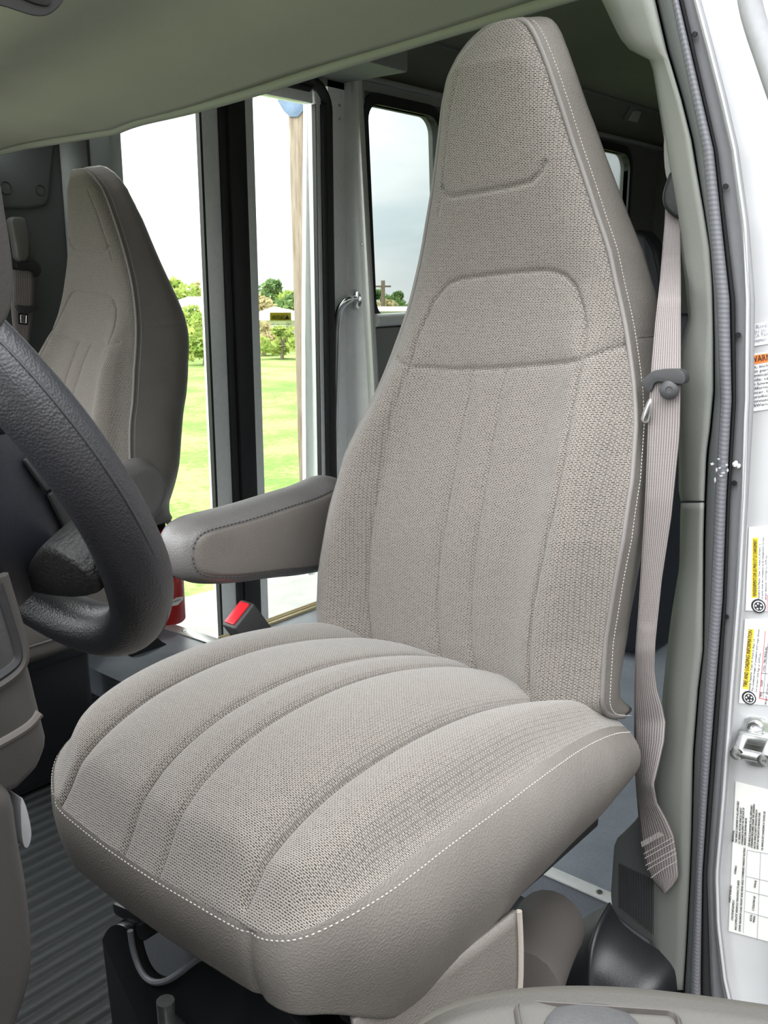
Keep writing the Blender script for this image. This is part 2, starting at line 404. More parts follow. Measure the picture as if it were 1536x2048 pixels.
    edge = [np.array([float(xs(q))+under_b(q)-.001, YC-hn(q)-.001, q]) for q in zz]+[np.array([float(xs(q))+under_b(q)-.001, YC+hf(q)+.001, q]) for q in zz[::-1]]
    b = MB().tube(smoothc(resample(edge, 200), 1), .0036, 8); out.append(('piping', b.v, b.f, 'piping', None, None))
    st = MB(); e = resample(edge, 1400)
    for i in range(0, 1395, 3):
        for p, r in ((e[i], e[i+2]),):
            o = np.array([.0085, -.0070 if p[1] < YC else .0070, 0]); st.tube([p+o, r+o], .0005, 5)
    out.append(('stitching', st.v, st.f, 'thread', None, 'backrest_shell'))
    st = MB()
    for i in range(14):
        a = .10*i/14; p = [1.094+.004+a*.9, YC-hn(-.068)-.0135-.0022*min(1, i/3.), -.068]
        st.tube([p, [p[0]+.0045, p[1], p[2]]], .0008, 5)
    out.append(('stitching', st.v, st.f, 'thread_dark', None, 'backrest_shell'))

    # ---- cushion
    Npx = [(1218,1448),(1158,1473),(1088,1521),(1018,1571),(938,1626),(868,1676),(818,1716),(768,1761),(700,1811),(640,1846),(590,1866),(540,1868),(500,1856)]
    Nz = [-.512,-.507,-.505,-.504,-.503,-.503,-.504,-.506,-.510,-.515,-.521,-.528,-.535]
    Fpx = [(500,1856),(450,1831),(390,1796),(320,1756),(250,1711),(200,1676),(150,1636),(120,1611),(107,1586)]
    Fz = [-.535,-.536,-.536,-.536,-.536,-.536,-.535,-.533,-.530]
    near = [onz(u, v, zz_) for (u, v), zz_ in zip(Npx, Nz)]; near[0] = onz(1218, 1450, -.529); near[1] = onz(1158, 1474, -.514); near = [np.array([1.065, .485, -.560])]+near
    frt = [onz(u, v, zz_) for (u, v), zz_ in zip(Fpx, Fz)]
    far = [frt[-1], np.array([.497, .898, -.524]), np.array([.53, .926, -.515]), np.array([.60, .948, -.507]), np.array([.70, .958, -.504]), np.array([.82, .957, -.503]), np.array([.93, .952, -.508]), np.array([1.0, .948, -.528]), np.array([1.065, .94, -.560])]
    n, m = 260, 290
    A = resample(smoothc(near, 2), n); B = resample(smoothc(far, 2)[::-1], n); Cc = resample([A[0], B[0]], m); Dd = resample(smoothc(frt, 2), m)
    Dd[0] = A[-1]; Dd[-1] = B[-1]
    s = np.linspace(0, 1, m)[None, :, None]; t = np.linspace(0, 1, n)[:, None, None]
    P = (1-s)*A[:, None]+s*B[:, None]+(1-t)*Cc[None]+t*Dd[None]-((1-s)*(1-t)*A[0]+s*(1-t)*B[0]+(1-s)*t*A[-1]+s*t*B[-1])
    AX = [(.44,-.004),(.455,.0),(.47,.013),(.5,.028),(.55,.043),(.62,.052),(.72,.052),(.8,.040),(.87,.025),(.95,.008),(1.0,-.004),(1.05,-.004)]
    def crown(x): return sum(np.interp(x+d, [a for a, _ in AX], [b_ for _, b_ in AX]) for d in (-.045, -.03, -.015, 0, .015, .03, .045))/7
    U = np.abs(2*np.linspace(0, 1, m)[None, :]-1)
    Vt = np.linspace(0, 1, n)[:, None]
    def gl(px, yc): return [tuple(onz(u, v, -.5*yc/onz(u, v, -.5)[1])[:2]) for u, v in px]
    G1 = gl([(735,1290),(650,1333),(545,1366),(450,1386),(350,1416),(280,1448),(215,1486),(165,1526),(135,1566),(121,1605)], .838)
    G2 = gl([(870,1322),(768,1375),(640,1406),(525,1446),(440,1491),(375,1536),(320,1586),(280,1631),(255,1676),(245,1710)], .715)
    G3 = gl([(950,1350),(768,1421),(650,1446),(550,1486),(480,1526),(425,1576),(375,1631),(340,1681),(322,1726),(319,1760)], .660)
    G4 = gl([(1078,1401),(1038,1431),(988,1461),(918,1491),(843,1516),(768,1549),(700,1591),(625,1646),(575,1696),(545,1746),(520,1791),(505,1831),(498,1862)], .550)
    q = P[:, :, :2].reshape(-1, 2)
    d1 = np.minimum(dist2(q, G1), dist2(q, G4)).reshape(n, m); d2 = np.minimum(dist2(q, G2), dist2(q, G3)).reshape(n, m)
    de = np.minimum(dist2(q, np.vstack([A[:, :2], Dd[:, :2]])), dist2(q, B[:, :2])).reshape(n, m)
    dg = np.minimum(d1, d2)
    lat = 1-U**4
    z0 = P[:, :, 2]+crown(P[:, :, 0])*lat*smst(-.004, .03, de)
    z0 = z0+.021*(1-np.exp(-np.minimum(d1, de*1.0)/.022))*smst(0, .03, de)+.006*(1-np.exp(-d2/.016))*smst(0, .03, de)
    z0 = z0-.011*np.exp(-(d1/.0046)**2)-.0085*np.exp(-(d2/.0040)**2)-.002*np.exp(-(de/.004)**2)
    P[:, :, 2] = z0
    av = np.vstack([np.zeros((1, m)), np.cumsum(np.linalg.norm(np.diff(P, axis=0), axis=2), axis=0)])
    au = np.hstack([np.zeros((n, 1)), np.cumsum(np.linalg.norm(np.diff(P, axis=1), axis=2), axis=1)]); au = au-au[:, m//2:m//2+1]
    uv = np.stack([P[:, :, 1]*1.32, P[:, :, 0]+.45*P[:, :, 2]], 2)
    out.append(('cushion_panel', P.reshape(-1, 3), gridf(n, m), 'fabric', uv.reshape(-1, 2), None))
    # vinyl skirt of the cushion
    loop = resample(np.vstack([A, Dd[1:-1], B[::-1]]), 420); loop = loop[2:-2]
    k = len(loop); T = np.gradient(loop[:, :2], axis=0); T /= np.linalg.norm(T, axis=1)[:, None]; Nn = np.stack([T[:, 1], -T[:, 0]], 1)
    cen = np.array([.72, .72]); flip = np.sign(((loop[:, :2]-cen)*Nn).sum(1)); Nn *= flip[:, None]
    Nn = np.stack([np.convolve(np.pad(Nn[:, i], 12, mode='edge'), np.ones(25)/25, 'valid') for i in (0, 1)], 1); Nn /= np.linalg.norm(Nn, axis=1)[:, None]
    rows = 36; V = np.zeros((rows, k, 3))
    frontness = smst(.62, .47, loop[:, 0])
    zb = -.650+.040*frontness-.028*smst(.80, .70, loop[:, 0])*(1-frontness)*(loop[:, 1] < .6)
    crease = np.exp(-(np.linalg.norm(loop[:, :2]-A[-1][:2], axis=1)/.006)**2)+np.exp(-(np.linalg.norm(loop[:, :2]-B[-1][:2], axis=1)/.006)**2)
    for i in range(rows):
        a = i/(rows-1)
        o = .024*math.sin(math.pi*min(1, a*1.08)**.80) if a < .926 else -.012*(a-.926)/.074
        oo = o*(1-.75*frontness)-.010*frontness*a-.003*crease*(a > .02)
        V[i, :, :2] = loop[:, :2]+Nn*oo[:, None]; V[i, :, 2] = loop[:, 2]-.001+(zb-loop[:, 2])*min(1, a/.93)
    fs = gridf(rows, k)
    out.append(('cushion_skirt', V.reshape(-1, 3), fs, 'vinyl', None, None))
    # underside
    ub = V[-1]; vs = list(ub)+[np.array([.75, .72, -.645])]; fs = [(j, j+1, k) for j in range(k-1)]
    out.append(('cushion_base', vs, fs, 'black_plastic', None, None))
    st = MB(); r5 = V[2]; e = resample(r5, 1200)
    for i in range(0, 1195, 4): st.tube([e[i], e[i+2]], .0007, 5)
    out.append(('stitching', st.v, st.f, 'thread', None, 'cushion_skirt'))
    # ---- armrest on the inboard side
    inner = [(386,1108),(391,1082),(409,1065),(446,1055),(508,1039),(586,1013),(640,996)]
    low_ = [(389,1131),(402,1148),(430,1154),(482,1153),(560,1142),(614,1138)]
    Y0, W_ = 1.012, .074
    top = [ony(u, v, Y0) for u, v in inner]; bot = [ony(u, v, Y0) for u, v in low_]
    rear = [np.array([1.10, Y0, -.322]), np.array([1.135, Y0, -.345]), np.array([1.15, Y0, -.385]), np.array([1.135, Y0, -.425]), np.array([1.10, Y0, -.45])]
    prof = smoothc(top+rear+bot[::-1], 2, True); prof[:, 1] = Y0
    cxz = np.array([.95, -.375])
    K = len(prof); rows = []
    NP = np.roll(prof, -1, 0)-np.roll(prof, 1, 0); NP = np.stack([NP[:, 2], np.zeros(K), -NP[:, 0]], 1); NP /= np.linalg.norm(NP, axis=1)[:, None]
    NP *= np.sign(((prof-[cxz[0], 0, cxz[1]])*NP).sum(1))[:, None]
    for yy, o in [(0, -.010), (0, -.004), (.0005, .0), (.004, .006), (.010, .0105), (.018, .014), (.030, .0165), (.045, .0165), (.056, .014), (.065, .0095), (.071, .004), (.074, -.003), (.074, -.012)]:
        rows.append(prof+NP*o+[0, yy, 0])
    V = np.array(rows); vs = list(V.reshape(-1, 3)); R = len(rows); fs = gridf(R, K, True)+[tuple((R-1)*K+j for j in range(K))]
    out.append(('armrest', vs, fs, 'vinyl_dark', None, None))
    pan = prof-NP*.0015; cp = pan.mean(0)
    vs = []; 
    for sc, dy in ((1., -.0002), (.97, -.0026), (.90, -.0035), (.6, -.0042), (.2, -.0045)): vs += list(cp+(pan-cp)*np.array([sc if sc < .99 else 1, 1, sc])+[0, dy, 0])
    fs = gridf(5, K, True)+[tuple(4*K+j for j in range(K))]
    out.append(('armrest_panel', vs, fs, 'vinyl', None, 'armrest'))
    st = MB(); e = resample(np.vstack([prof+NP*.0015+[0, -.0005, 0]]), 230)
    for i in range(0, 228, 2): st.tube([e[i], e[i+1]], .0008, 5)
    out.append(('stitching', st.v, st.f, 'thread_dark', None, 'armrest'))
    piv = MB().lathe([(.028, 0), (.028, .012)], (1.09, .985, -.385), (0, 1, 0), 20); out.append(('armrest_pivot', piv.v, piv.f, 'black_plastic', None, None))
    return out
def under_b(z): return .10*float(np.clip((-.500-z)/.060, 0, 1))**2

GEO = seat_geometry(); GEO_P = seat_geometry(.12, 1.16)
def build_seat(name, label, cat, T, base, mirror, group=None, extra=None):
    root = thing(name, label, cat, base, group)
    made = {}
    for nm, vs, fs, mt, uv, par in (GEO_P if mirror else GEO):
        V = np.array([np.array(v, float) for v in vs])
        if mirror and (nm.startswith('armrest') or par == 'armrest'): V = V+[-.115, -.012, -.05]
        V = T(V)
        p = root if par is None else made[par]
        o = mesh(nm, V, fs, mt, p, True, uv)
        if nm not in made: made[nm] = o
    return root, made
drv, dm_ = build_seat('driver_seat', 'grey cloth driver seat with tall tapered backrest, in the centre of the cab', 'seat', lambda V: V, (.78, .72, -1.2), False)
for nm, lb in (('cushion_skirt', 'smooth grey vinyl side skirt'), ('backrest_shell', 'smooth grey vinyl side and back'), ('armrest', 'dark grey padded armrest')): dm_[nm]['label'] = lb
def Tp(V):
    W = V.copy(); W[:, 1] = 2.14-(V[:, 1]-.72); W[:, 0] = V[:, 0]+.30+.06*(V[:, 2]+.5); W[:, 2] = V[:, 2]-.04; return W
pas, pm_ = build_seat('bucket_seat', 'grey cloth passenger seat beyond the steering wheel, beside the entry door', 'seat', Tp, (1.08, 2.14, -1.2), True)

# driver seat: pedestal, track, lower side cover, height levers
b = MB()                                           # lower vinyl cover at the front half of the door side
pts = [(.53,.478,-.640),(.62,.458,-.640),(.70,.450,-.640),(.752,.447,-.640)]
rows = []
for zz_, dx, dy in ((-.640, 0, .002), (-.68, 0, -.002), (-.74, -.004, -.006), (-.82, -.015, 0.), (-.92, -.03, .008)):
    rows.append([(x+dx+(.02*(zz_+.64)/-.28 if i == 0 else 0), y+dy, zz_) for i, (x, y, _) in enumerate(pts)])
rows = np.array([resample(smoothc(r, 2), 24) for r in rows]); rows = np.array([resample(smoothc(rows[:, j], 2), 20) for j in range(24)]).transpose(1, 0, 2)
solid(mesh('side_cover', rows.reshape(-1, 3), gridf(20, 24), 'vinyl', drv), .006, 1)
b = MB().tube(rows[:, -1]+[.001, -.001, 0], .0035, 8); b.out('cover_piping', 'beige_cord', drv)
for yy in (.51, .92): MB().box((.79, yy, -.672), (.46, .035, .03)).out('seat_track', 'black_metal', drv, .004)
b = MB().box((.82, .73, -.93), (.30, .30, .50)); b.out('pedestal', 'black_metal', drv, .03, 3)
# pedestal front: a pressed plate with a U-shaped opening
xp = .52
Uo = [onx(u, v, xp) for u, v in ((203,1880),(214,1856),(236,1846),(262,1862),(268,1905),(285,1950),(310,1968),(345,1960),(400,1915),(470,1880))]
Uo = [tuple(p) for p in smoothc(Uo, 2)]
poly = [tuple(q) for q in Uo]+[(xp, .50, -.70), (xp, .50, -1.195), (xp, float(Uo[0][1])-.03, -1.195)]
MB().prism(poly, (.014, 0, 0)).out('pedestal_bracket', 'black_metal', drv, .004)
cl = [tuple(q) for q in smoothc([onx(u, v, xp+.002) for u, v in ((206,1890),(214,1858),(236,1848),(258,1862),(262,1900),(215,1925))], 2, True)]
MB().prism(cl, (.10, 0, 0)).out('bracket_column', 'black_metal', drv, .012, 3)
MB().prism([onx(u, v, .62) for u, v in ((262,1850),(500,1850),(520,1990),(262,1990))], (.01, 0, -.0)).out('seat_pan', 'pan_grey', drv)
MB().tube(smoothc([onx(u, v, xp) for u, v in ((262,1862),(268,1905),(285,1950),(310,1968),(345,1960),(400,1915),(470,1880))], 2)+[-.001, 0, .001], .0035, 8).out('bracket_lip_highlight', 'pan_grey', drv)  # paler lip tube: the highlight on the plate edge is put into its colour
for (u, v, r) in ((300,1840,.010),(330,1852,.013),(375,1880,.012),(390,1893,.013),(282,1866,.009)):
    p = onx(u, v, .50); MB().tube([p, p+[.10, 0, .0]], r, 10).out('adjuster_knob', 'black_plastic', drv)
MB().prism([onx(u, v, .53) for u, v in ((222,1806),(262,1822),(300,1846),(296,1866),(262,1850),(226,1830))], (.05, 0, 0)).out('adjuster_lever', 'black_plastic', drv, .004)
p = onx(332, 2022, .47); MB().tube([p+[0, 0, .012], p+[.0, 0, -.01], p+[.03, 0, -.06], p+[.06, 0, -.10]], .009, 12).out('adjuster_bar', 'zinc', drv)
# passenger seat pedestal
MB().box((1.07, 2.14, -.96), (.30, .36, .48)).out('pedestal', 'black_metal', pas, .03, 3)
cv_ = np.array([[(x, 1.888+.012*max(0, q-.7)/.3+(.0 if x < 1.3 else .05*(x-1.3)), -.655-.185*q+.03*max(0, (x-1.15)/.2)*q) for x in np.linspace(.78, 1.37, 20)] for q in np.linspace(0, 1, 10)])
solid(mesh('side_cover', cv_.reshape(-1, 3), gridf(10, 20), 'vinyl', pas), .01, 1)
MB().tube([(x, 1.884, -.795+.03*max(0, (x-1.15)/.2)) for x in np.linspace(.80, 1.36, 16)], .0025, 6).out('cover_piping', 'piping', pas)
MB().box((1.06, 1.93, -.84), (.44, .04, .06)).out('seat_track', 'black_metal', pas, .006)

# ================================================================== DRIVER BELT, BUCKLE
YW = 2.75
def tab(t, v): return float(np.interp(v, [a for a, _ in t], [b_ for _, b_ in t]))
belt = thing('seat_belt', 'grey webbing seat belt hanging down the pillar right of the driver seat', 'seat belt', onx(1330, 1785, 1.13))
BL = [(412,1331),(440,1330),(560,1320),(650,1310),(745,1302),(850,1296),(1000,1290),(1100,1284),(1200,1278),(1300,1271),(1400,1269),(1480,1269),(1552,1271),(1606,1275),(1681,1282),(1735,1292),(1758,1303),(1772,1316),(1786,1329)]
BR = [(412,1362),(440,1361),(560,1362),(650,1362),(745,1362),(850,1360),(883,1358),(1033,1343),(1158,1324),(1283,1311),(1340,1309),(1380,1314),(1412,1324),(1444,1331),(1483,1328),(1526,1318),(1569,1307),(1606,1314),(1638,1332),(1670,1347),(1713,1354),(1754,1357),(1772,1345),(1786,1331)]
xl_ = [(400,1.205),(520,1.19),(600,1.10),(740,1.075),(1000,1.065),(1300,1.075),(1440,1.11),(1800,1.13)]
xr = [(400,1.205),(520,1.19),(600,1.11),(740,1.085),(1000,1.075),(1300,1.08),(1440,1.105),(1570,1.085),(1700,1.115),(1790,1.12)]
rows, uv = [], []
vv = np.linspace(412, 1785, 170); L = 0; prev = None
for v in vv:
    a = onx(tab(BL, v), v, tab(xl_, v)); c = onx(tab(BR, v), v, tab(xr, v)); mid = (a+c)/2
    if prev is not None: L += np.linalg.norm(mid-prev)
    prev = mid
    for j in range(9):
        s = j/8; rows.append(a*(1-s)+c*s+[-.003*math.sin(math.pi*s)*(1 if v > 1250 else .3), 0, 0]); uv.append((s*.047, L))
o = mesh('webbing', rows, gridf(170, 9), 'webbing', belt, True, uv); solid(o, .0014, 0)
# stitched loop end
st = MB()
for k, v in enumerate((1676, 1690, 1699, 1713, 1722, 1738)):
    for j in range(22):
        s0, s1 = (j+.15)/22, (j+.75)/22
        def P_(s):
            w_ = v+18-34*s; return onx(tab(BL, w_)*(1-s)+tab(BR, w_)*s, w_, 1.112)*.997
        if k == 0:
            p, q_ = P_(s0), P_(s0)+np.array([0, .002, .007])
        else: p, q_ = P_(s0), P_(s1)
        st.tube([p, q_], .0006, 5)
st.out('stitching', 'belt_thread', belt)
# tongue
xt = 1.068
tp = [(1281,768),(1283,760),(1302,744),(1312,740),(1340,738),(1368,741),(1372,768),(1352,768),(1330,764),(1308,763),(1302,785),(1292,783)]
poly = smoothc([onx(u, v, xt) for u, v in tp], 2, True)
MB().prism(poly, (.018, .002, 0)).out('tongue', 'dark_plastic', belt, .003, 3)
q4 = [onx(u, v, 1.060) for u, v in ((1301,795),(1304,800),(1300,843),(1289,848),(1284,838))]
MB().prism(smoothc(q4, 1, True), (.003, .004, 0)).out('tongue_plate', 'chrome', belt, .0008)
c = onx(1339, 780, 1.070); MB().lathe([(.0115, 0), (.0115, .002), (.009, .0045), (.004, .005), (.0035, .004), (.0002, .004)], c, (-1, -.3, .1), 24).out('stop_button', 'dark_plastic', belt)
# D-ring on the pillar
poly = smoothc([onx(u, v, 1.185) for u, v in ((1338,338),(1328,365),(1321,388),(1322,408),(1330,424),(1348,438),(1368,444),(1380,425),(1376,370),(1360,338))], 2, True)
MB().prism(poly, (.045, .0, 0)).out('shoulder_guide', 'black_plastic', belt, .010, 4)
MB().prism(smoothc([onx(u, v, 1.20) for u, v in ((1330,240),(1327,262),(1325,300),(1328,346),(1335,366),(1370,366),(1366,240))], 1, True), (.02, 0, 0)).out('height_adjuster', 'trim_grey', belt, .004)

bk = thing('seat_belt_buckle', 'dark grey belt buckle with red release button between the front seats', 'buckle', (.90, 1.0, -.56))
a0 = onx(480, 1228, .872); a0 = ony(476, 1228, 1.0)
ax = ony(530, 1275, 1.0)-ony(474, 1226, 1.0); ax[1] = 0; ax /= np.linalg.norm(ax)
zx = Vector((-.58, 0, .81)).normalized(); yx = Vector((0, 1, 0)); xx = yx.cross(zx); R3 = Matrix((xx, yx, zx)).transposed()
c0 = Vector(tuple(ony(475, 1227, 1.02))); zl = zx
MB().box(c0-zl*.036, (.050, .030, .072), R3).out('buckle_body', 'dark_plastic', bk, .004, 3)
MB().box(c0+zl*.0012, (.040, .020, .004), R3).out('release_button', 'red_button', bk, .0015, 2)
MB().box(c0-zl*.105, (.047, .027, .066), R3).out('buckle_sleeve', 'dark_plastic', bk, .003)
p = c0-zl*.13; MB().tube([p, p-zl*.05, (p.x+.05, p.y-.0, -.74)], .008, 10).out('buckle_stalk', 'black_metal', bk)

# ================================================================== STEERING WHEEL
sw = thing('steering_wheel', 'black leather steering wheel at the left, in front of the driver seat', 'steering wheel', (.34, .72, -.13))
a = math.radians(60); e1 = np.array([math.cos(a), 0, -math.sin(a)]); e2 = np.array([0, 1, 0.]); e3 = np.cross(e1, e2); C0 = np.array([.34, .72, -.13])
if e3[0] < 0: e3 = -e3
R_ = .19; n = 160; k = 26; V = np.zeros((n, k, 3))
for i in range(n):
    t = 2*math.pi*i/n; rad = math.cos(t)*e1+math.sin(t)*e2
    grip = 1+.07*math.exp(-((abs(((t+math.pi) % (2*math.pi))-math.pi)-math.radians(62))/.25)**2)
    for j in range(k):
        p = 2*math.pi*j/k; V[i, j] = C0+rad*R_+(rad*math.cos(p)*.0215+e3*math.sin(p)*.0235)*grip
f = gridf(n, k, True)+[((n-1)*k+j, (n-1)*k+(j+1) % k, (j+1) % k, j) for j in range(k)]
mesh('rim', V.reshape(-1, 3), f, 'rim_leather', sw)
# seam on the outside of the rim
pts = [C0+(math.cos(t)*e1+math.sin(t)*e2)*(R_+.0212)+e3*.004 for t in np.linspace(-2.2, 1.2, 80)]
MB().tube(pts, .0010, 6).out('rim_seam', 'dark_plastic', sw)
# rear cover of the hub and spokes, lying in the wheel plane toward the dashboard
def loc(r, s, h): return C0+e1*r+e2*s+e3*h
def onw(u, v, h):          # point of the wheel plane (shifted h along its axis) seen at a pixel
    d = ray(u, v); p0 = C0+e3*h; return d*((p0@e3)/(d@e3))
hub_o = [(-.10,-.060),(-.03,-.078),(.010,-.078),(.055,-.075),(.105,-.050),(.128,-.022),(.134,0)]
hub_o = hub_o+[(r, -q) for r, q in hub_o[::-1][1:]]
hubp = smoothc([loc(r, q, .026) for r, q in hub_o], 1, True)
MB().prism(hubp, -e3*.075).out('hub', 'navy_plastic', sw, .007, 3)
for sy in (-1, 1):
    low = smoothc([loc(r, -sy*q, .006) for r, q in ((.040,-.128),(.055,-.165),(.080,-.163),(.100,-.118),(.114,-.06),(.122,-.001),(.100,-.001),(.094,-.045),(.065,-.085))], 1, True)
    MB().prism(low, -e3*.034).out('spoke', 'rough_black', sw, .007, 3)
    up_ = np.array([loc(-.055, sy*.06, -.010), loc(-.062, sy*.12, -.006), loc(-.07, sy*.165, 0)])
    MB().tube(smoothc(up_, 2), .022, 16).out('spoke', 'rough_black', sw)
    for (r0, s0), (r1, s1) in (((.004,.078),(.034,.079)), ((.037,.079),(.088,.062)), ((.091,.061),(.116,.040))):
        p, q = loc(r0, sy*s0, .030), loc(r1, sy*s1, .030); o_ = np.array([0, sy*.006, 0])
        MB().prism([p-e3*.018, q-e3*.018, q+e3*.004, p+e3*.004], o_).out('switch_strip', 'dark_plastic', sw, .002, 2)

# ================================================================== DASHBOARD at the far left
ds = thing('dashboard', 'grey moulded dashboard end and knee panel at the left edge', 'dashboard', (-.05, .45, -1.2))
yd = .47
hood = smoothc([ony(u, v, .40) for u, v in ((-260,300),(-40,300),(2,350),(12,420),(24,490),(31,560),(28,610),(14,645),(-10,672),(-60,700),(-260,720))], 2)
MB().prism(hood, (0, .085, .01)).out('dash_pad', 'dash_grey', ds, .014, 4)
MB().lathe([(.05, .0), (.055, .25)], loc(0, 0, -.075), tuple(-e3), 28).out('column_shroud', 'dark_plastic', ds)
end = [ony(u, v, yd) for u, v in ((-330,1020),(-60,1020),(-4,1110),(12,1180),(32,1240),(52,1298),(66,1345),(78,1395),(88,1435),(98,1475),(98,1495),(80,1540),(40,1580),(0,1600),(-330,1600))]
MB().prism(end, (0, .55, 0)).out('dash_end', 'dash_grey', ds, .012, 3)
rec = smoothc([ony(u, v, yd-.001) for u, v in ((-200,1130),(-20,1150),(0,1200),(20,1260),(36,1300),(40,1325),(20,1350),(-40,1385),(-200,1400))], 1)
MB().prism(rec, (0, -.002, 0)).out('recess_panel', 'recess_grey', ds, .0008)
e = smoothc([ony(u, v, yd-.002) for u, v in ((4,1150),(30,1235),(48,1300),(44,1330),(20,1355),(-30,1385))], 2); MB().tube(e, .0035, 8).out('recess_edge', 'dash_grey', ds)
e = smoothc([ony(u, v, yd+.001) for u, v in ((78,1425),(60,1448),(30,1468),(-10,1490)) ], 2); MB().tube(e, .0032, 8).out('panel_gap', 'cup_dark', ds)
knee = [ony(u, v, .46) for u, v in ((-330,1560),(36,1560),(44,1640),(52,1700),(64,1760),(72,1830),(78,1900),(74,1960),(60,2010),(42,2060),(20,2140),(-330,2140))]
MB().prism(smoothc(knee, 1), (0, .10, 0)).out('knee_panel', 'dash_grey', ds, .012, 3)
lv = smoothc([ony(u, v, .475) for u, v in ((40,1588),(52,1608),(62,1650),(64,1675),(56,1700),(44,1690))], 2, True)
MB().prism(lv, (0, .03, 0)).out('brake_release', 'flange_grey', ds, .006, 3)
MB().box((-.07, 1.42, -.77), (.62, 1.85, .86)).out('dash_body', 'black_plastic', ds, .02)
e = smoothc([ony(u, v, yd-.0015) for u, v in ((-6,1165),(20,1245),(36,1300),(34,1322),(12,1342),(-30,1368))], 2); MB().tube(e, .0038, 8).out('recess_shadow_gap', 'rubber', ds)
# rear-view style padded visor at the top left
vs_ = thing('sun_visor', 'dark padded sun visor corner against the ceiling at top left', 'sun visor', (.60, 1.0, .27))
vp = smoothc([ony(u, v, .66) for u, v in ((-220,-80),(-220,-28),(0,10),(40,24),(70,33),(95,32),(115,18),(128,0),(140,-40),(140,-120))], 2)
MB().prism(vp, (.02, .035, .01)).out('visor_pad', 'visor_cloth', vs_, .012, 4)
vm = smoothc([ony(u, v, .6585) for u, v in ((-120,-70),(-10,-30),(60,5),(95,14),(104,6),(106,-20),(106,-70))], 1)
MB().prism(vm, (.0, .004, 0)).out('visor_mirror', 'black_plastic', vs_, .0015)

# ================================================================== CAB SHELL
def struct(o, name=None):
    o['kind'] = 'structure'; return o
# cab headliner with crowned rear edge
edge = [(1330,-70),(1200,-33),(1093,0),(930,48),(768,98),(690,122),(600,150),(500,183),(390,214),(330,228),(285,238),(255,247),(228,259)]
xE = [1.32,1.32,1.33,1.35,1.36,1.36,1.36,1.36,1.36,1.36,1.36,1.36,1.37]
E3 = resample(smoothc([onx(u, v, x) for (u, v), x in zip(edge, xE)], 2), 70)
yl, yr = E3[0, 1], E3[-1, 1]
extra = np.array([[1.36, 2.32, .33], [1.33, 2.47, .315]])
E3 = resample(np.vstack([E3, extra]), 80)
n = 60; V = np.zeros((n, 80, 3)); rng = np.random.RandomState(3)
for i in range(n):
    x = 1.36-1.27*i/(n-1)
    for j in range(80):
        p = E3[j].copy(); tx = i/(n-1)
        p[0] = E3[j, 0]+(x-1.36); y = p[1]
        p[2] += .030*math.sin(min(1, tx*3.0)*math.pi/2)*(1-((y-1.4)/1.2)**2)-.05*max(0, tx-.55)**1.5
        p[2] += .005*math.sin(7*x+3*y)*math.sin(5*y+1)+.016*math.exp(-((x-1.02-.12*(y-1.2))/.10)**2)-.014*math.exp(-((x-.80-.2*(y-1.2))/.08)**2)
        V[i, j] = p
o = mesh('ceiling', V.reshape(-1, 3), gridf(n, 80), 'headliner'); struct(o); solid(o, .02, 1)
o = MB().tube(E3+[.004, 0, -.002], .0095, 10).out('trim_1', 'headliner_edge'); struct(o)

# driver side pillar trim, seal, flange, painted jamb
LV = list(range(-80, 2140, 20))
T_trimL = [(-80,1196),(0,1213),(60,1240),(95,1258),(108,1280),(122,1306),(190,1318),(280,1333),(375,1348),(465,1363),(560,1375),(637,1382),(662,1376),(704,1366),(735,1362),(808,1363),(990,1362),(1003,1366),(1023,1365),(1133,1363),(1233,1348),(1323,1338),(1450,1325),(1560,1305),(1700,1300),(2140,1300)]
T_trimR = [(-80,1294),(0,1310),(100,1333),(200,1363),(280,1383),(340,1393),(425,1408),(500,1420),(575,1425),(683,1427),(783,1427),(858,1420),(908,1413),(1003,1409),(1083,1407),(1300,1406),(1380,1396),(1509,1386),(1659,1383),(1745,1380),(1900,1372),(1960,1368),(2140,1358)]
T_sealL = [(-80,1325),(0,1343),(300,1405),(600,1433),(800,1441),(1000,1430),(1200,1421),(1400,1408),(1600,1397),(1750,1390),(1960,1380),(2140,1374)]
T_sealR = [(-80,1340),(0,1358),(300,1428),(600,1460),(800,1464),(1000,1453),(1200,1446),(1400,1430),(1600,1415),(1750,1405),(1960,1402),(2140,1404)]
T_blkR = [(-80,1348),(0,1367),(300,1435),(600,1470),(800,1472),(1000,1460),(1200,1453),(1400,1440),(1600,1425),(1750,1414),(1960,1420),(2140,1432)]
T_whL = [(-80,1370),(0,1390),(100,1417),(200,1443),(300,1466),(450,1487),(600,1499),(800,1497),(1000,1486),(1200,1474),(1400,1458),(1600,1443),(1750,1430),(1850,1433),(1960,1446),(2140,1486)]
def band(name, cols, mat, levels=LV, parent=None, thick=.006, uvm=None):
    """cols: list of (function v->(u), x) columns; builds a surface through them."""
    V = []
    for v in levels:
        for (fu, x) in cols: V.append(onx(fu(v), v, x(v) if callable(x) else x))
    o = mesh(name, V, gridf(len(levels), len(cols)), mat, parent); solid(o, thick, 1) if thick else None
    return o
def mixf(a, b_, s): return lambda v: tab(a, v)*(1-s)+tab(b_, v)*s
up_lv = [v for v in LV if v <= 1000]+[1002]; lo_lv = [1006]+[v for v in LV if v > 1006 and v < 1990]
cols = [(mixf(T_trimL, T_trimR, -.10), 1.25), (mixf(T_trimL, T_trimR, 0), 1.175), (mixf(T_trimL, T_trimR, .06), 1.160), (mixf(T_trimL, T_trimR, .3), 1.148), (mixf(T_trimL, T_trimR, .7), 1.138), (mixf(T_trimL, T_trimR, .93), 1.130), (mixf(T_trimL, T_trimR, 1.), 1.136), (mixf(T_trimL, T_trimR, 1.0), 1.16)]
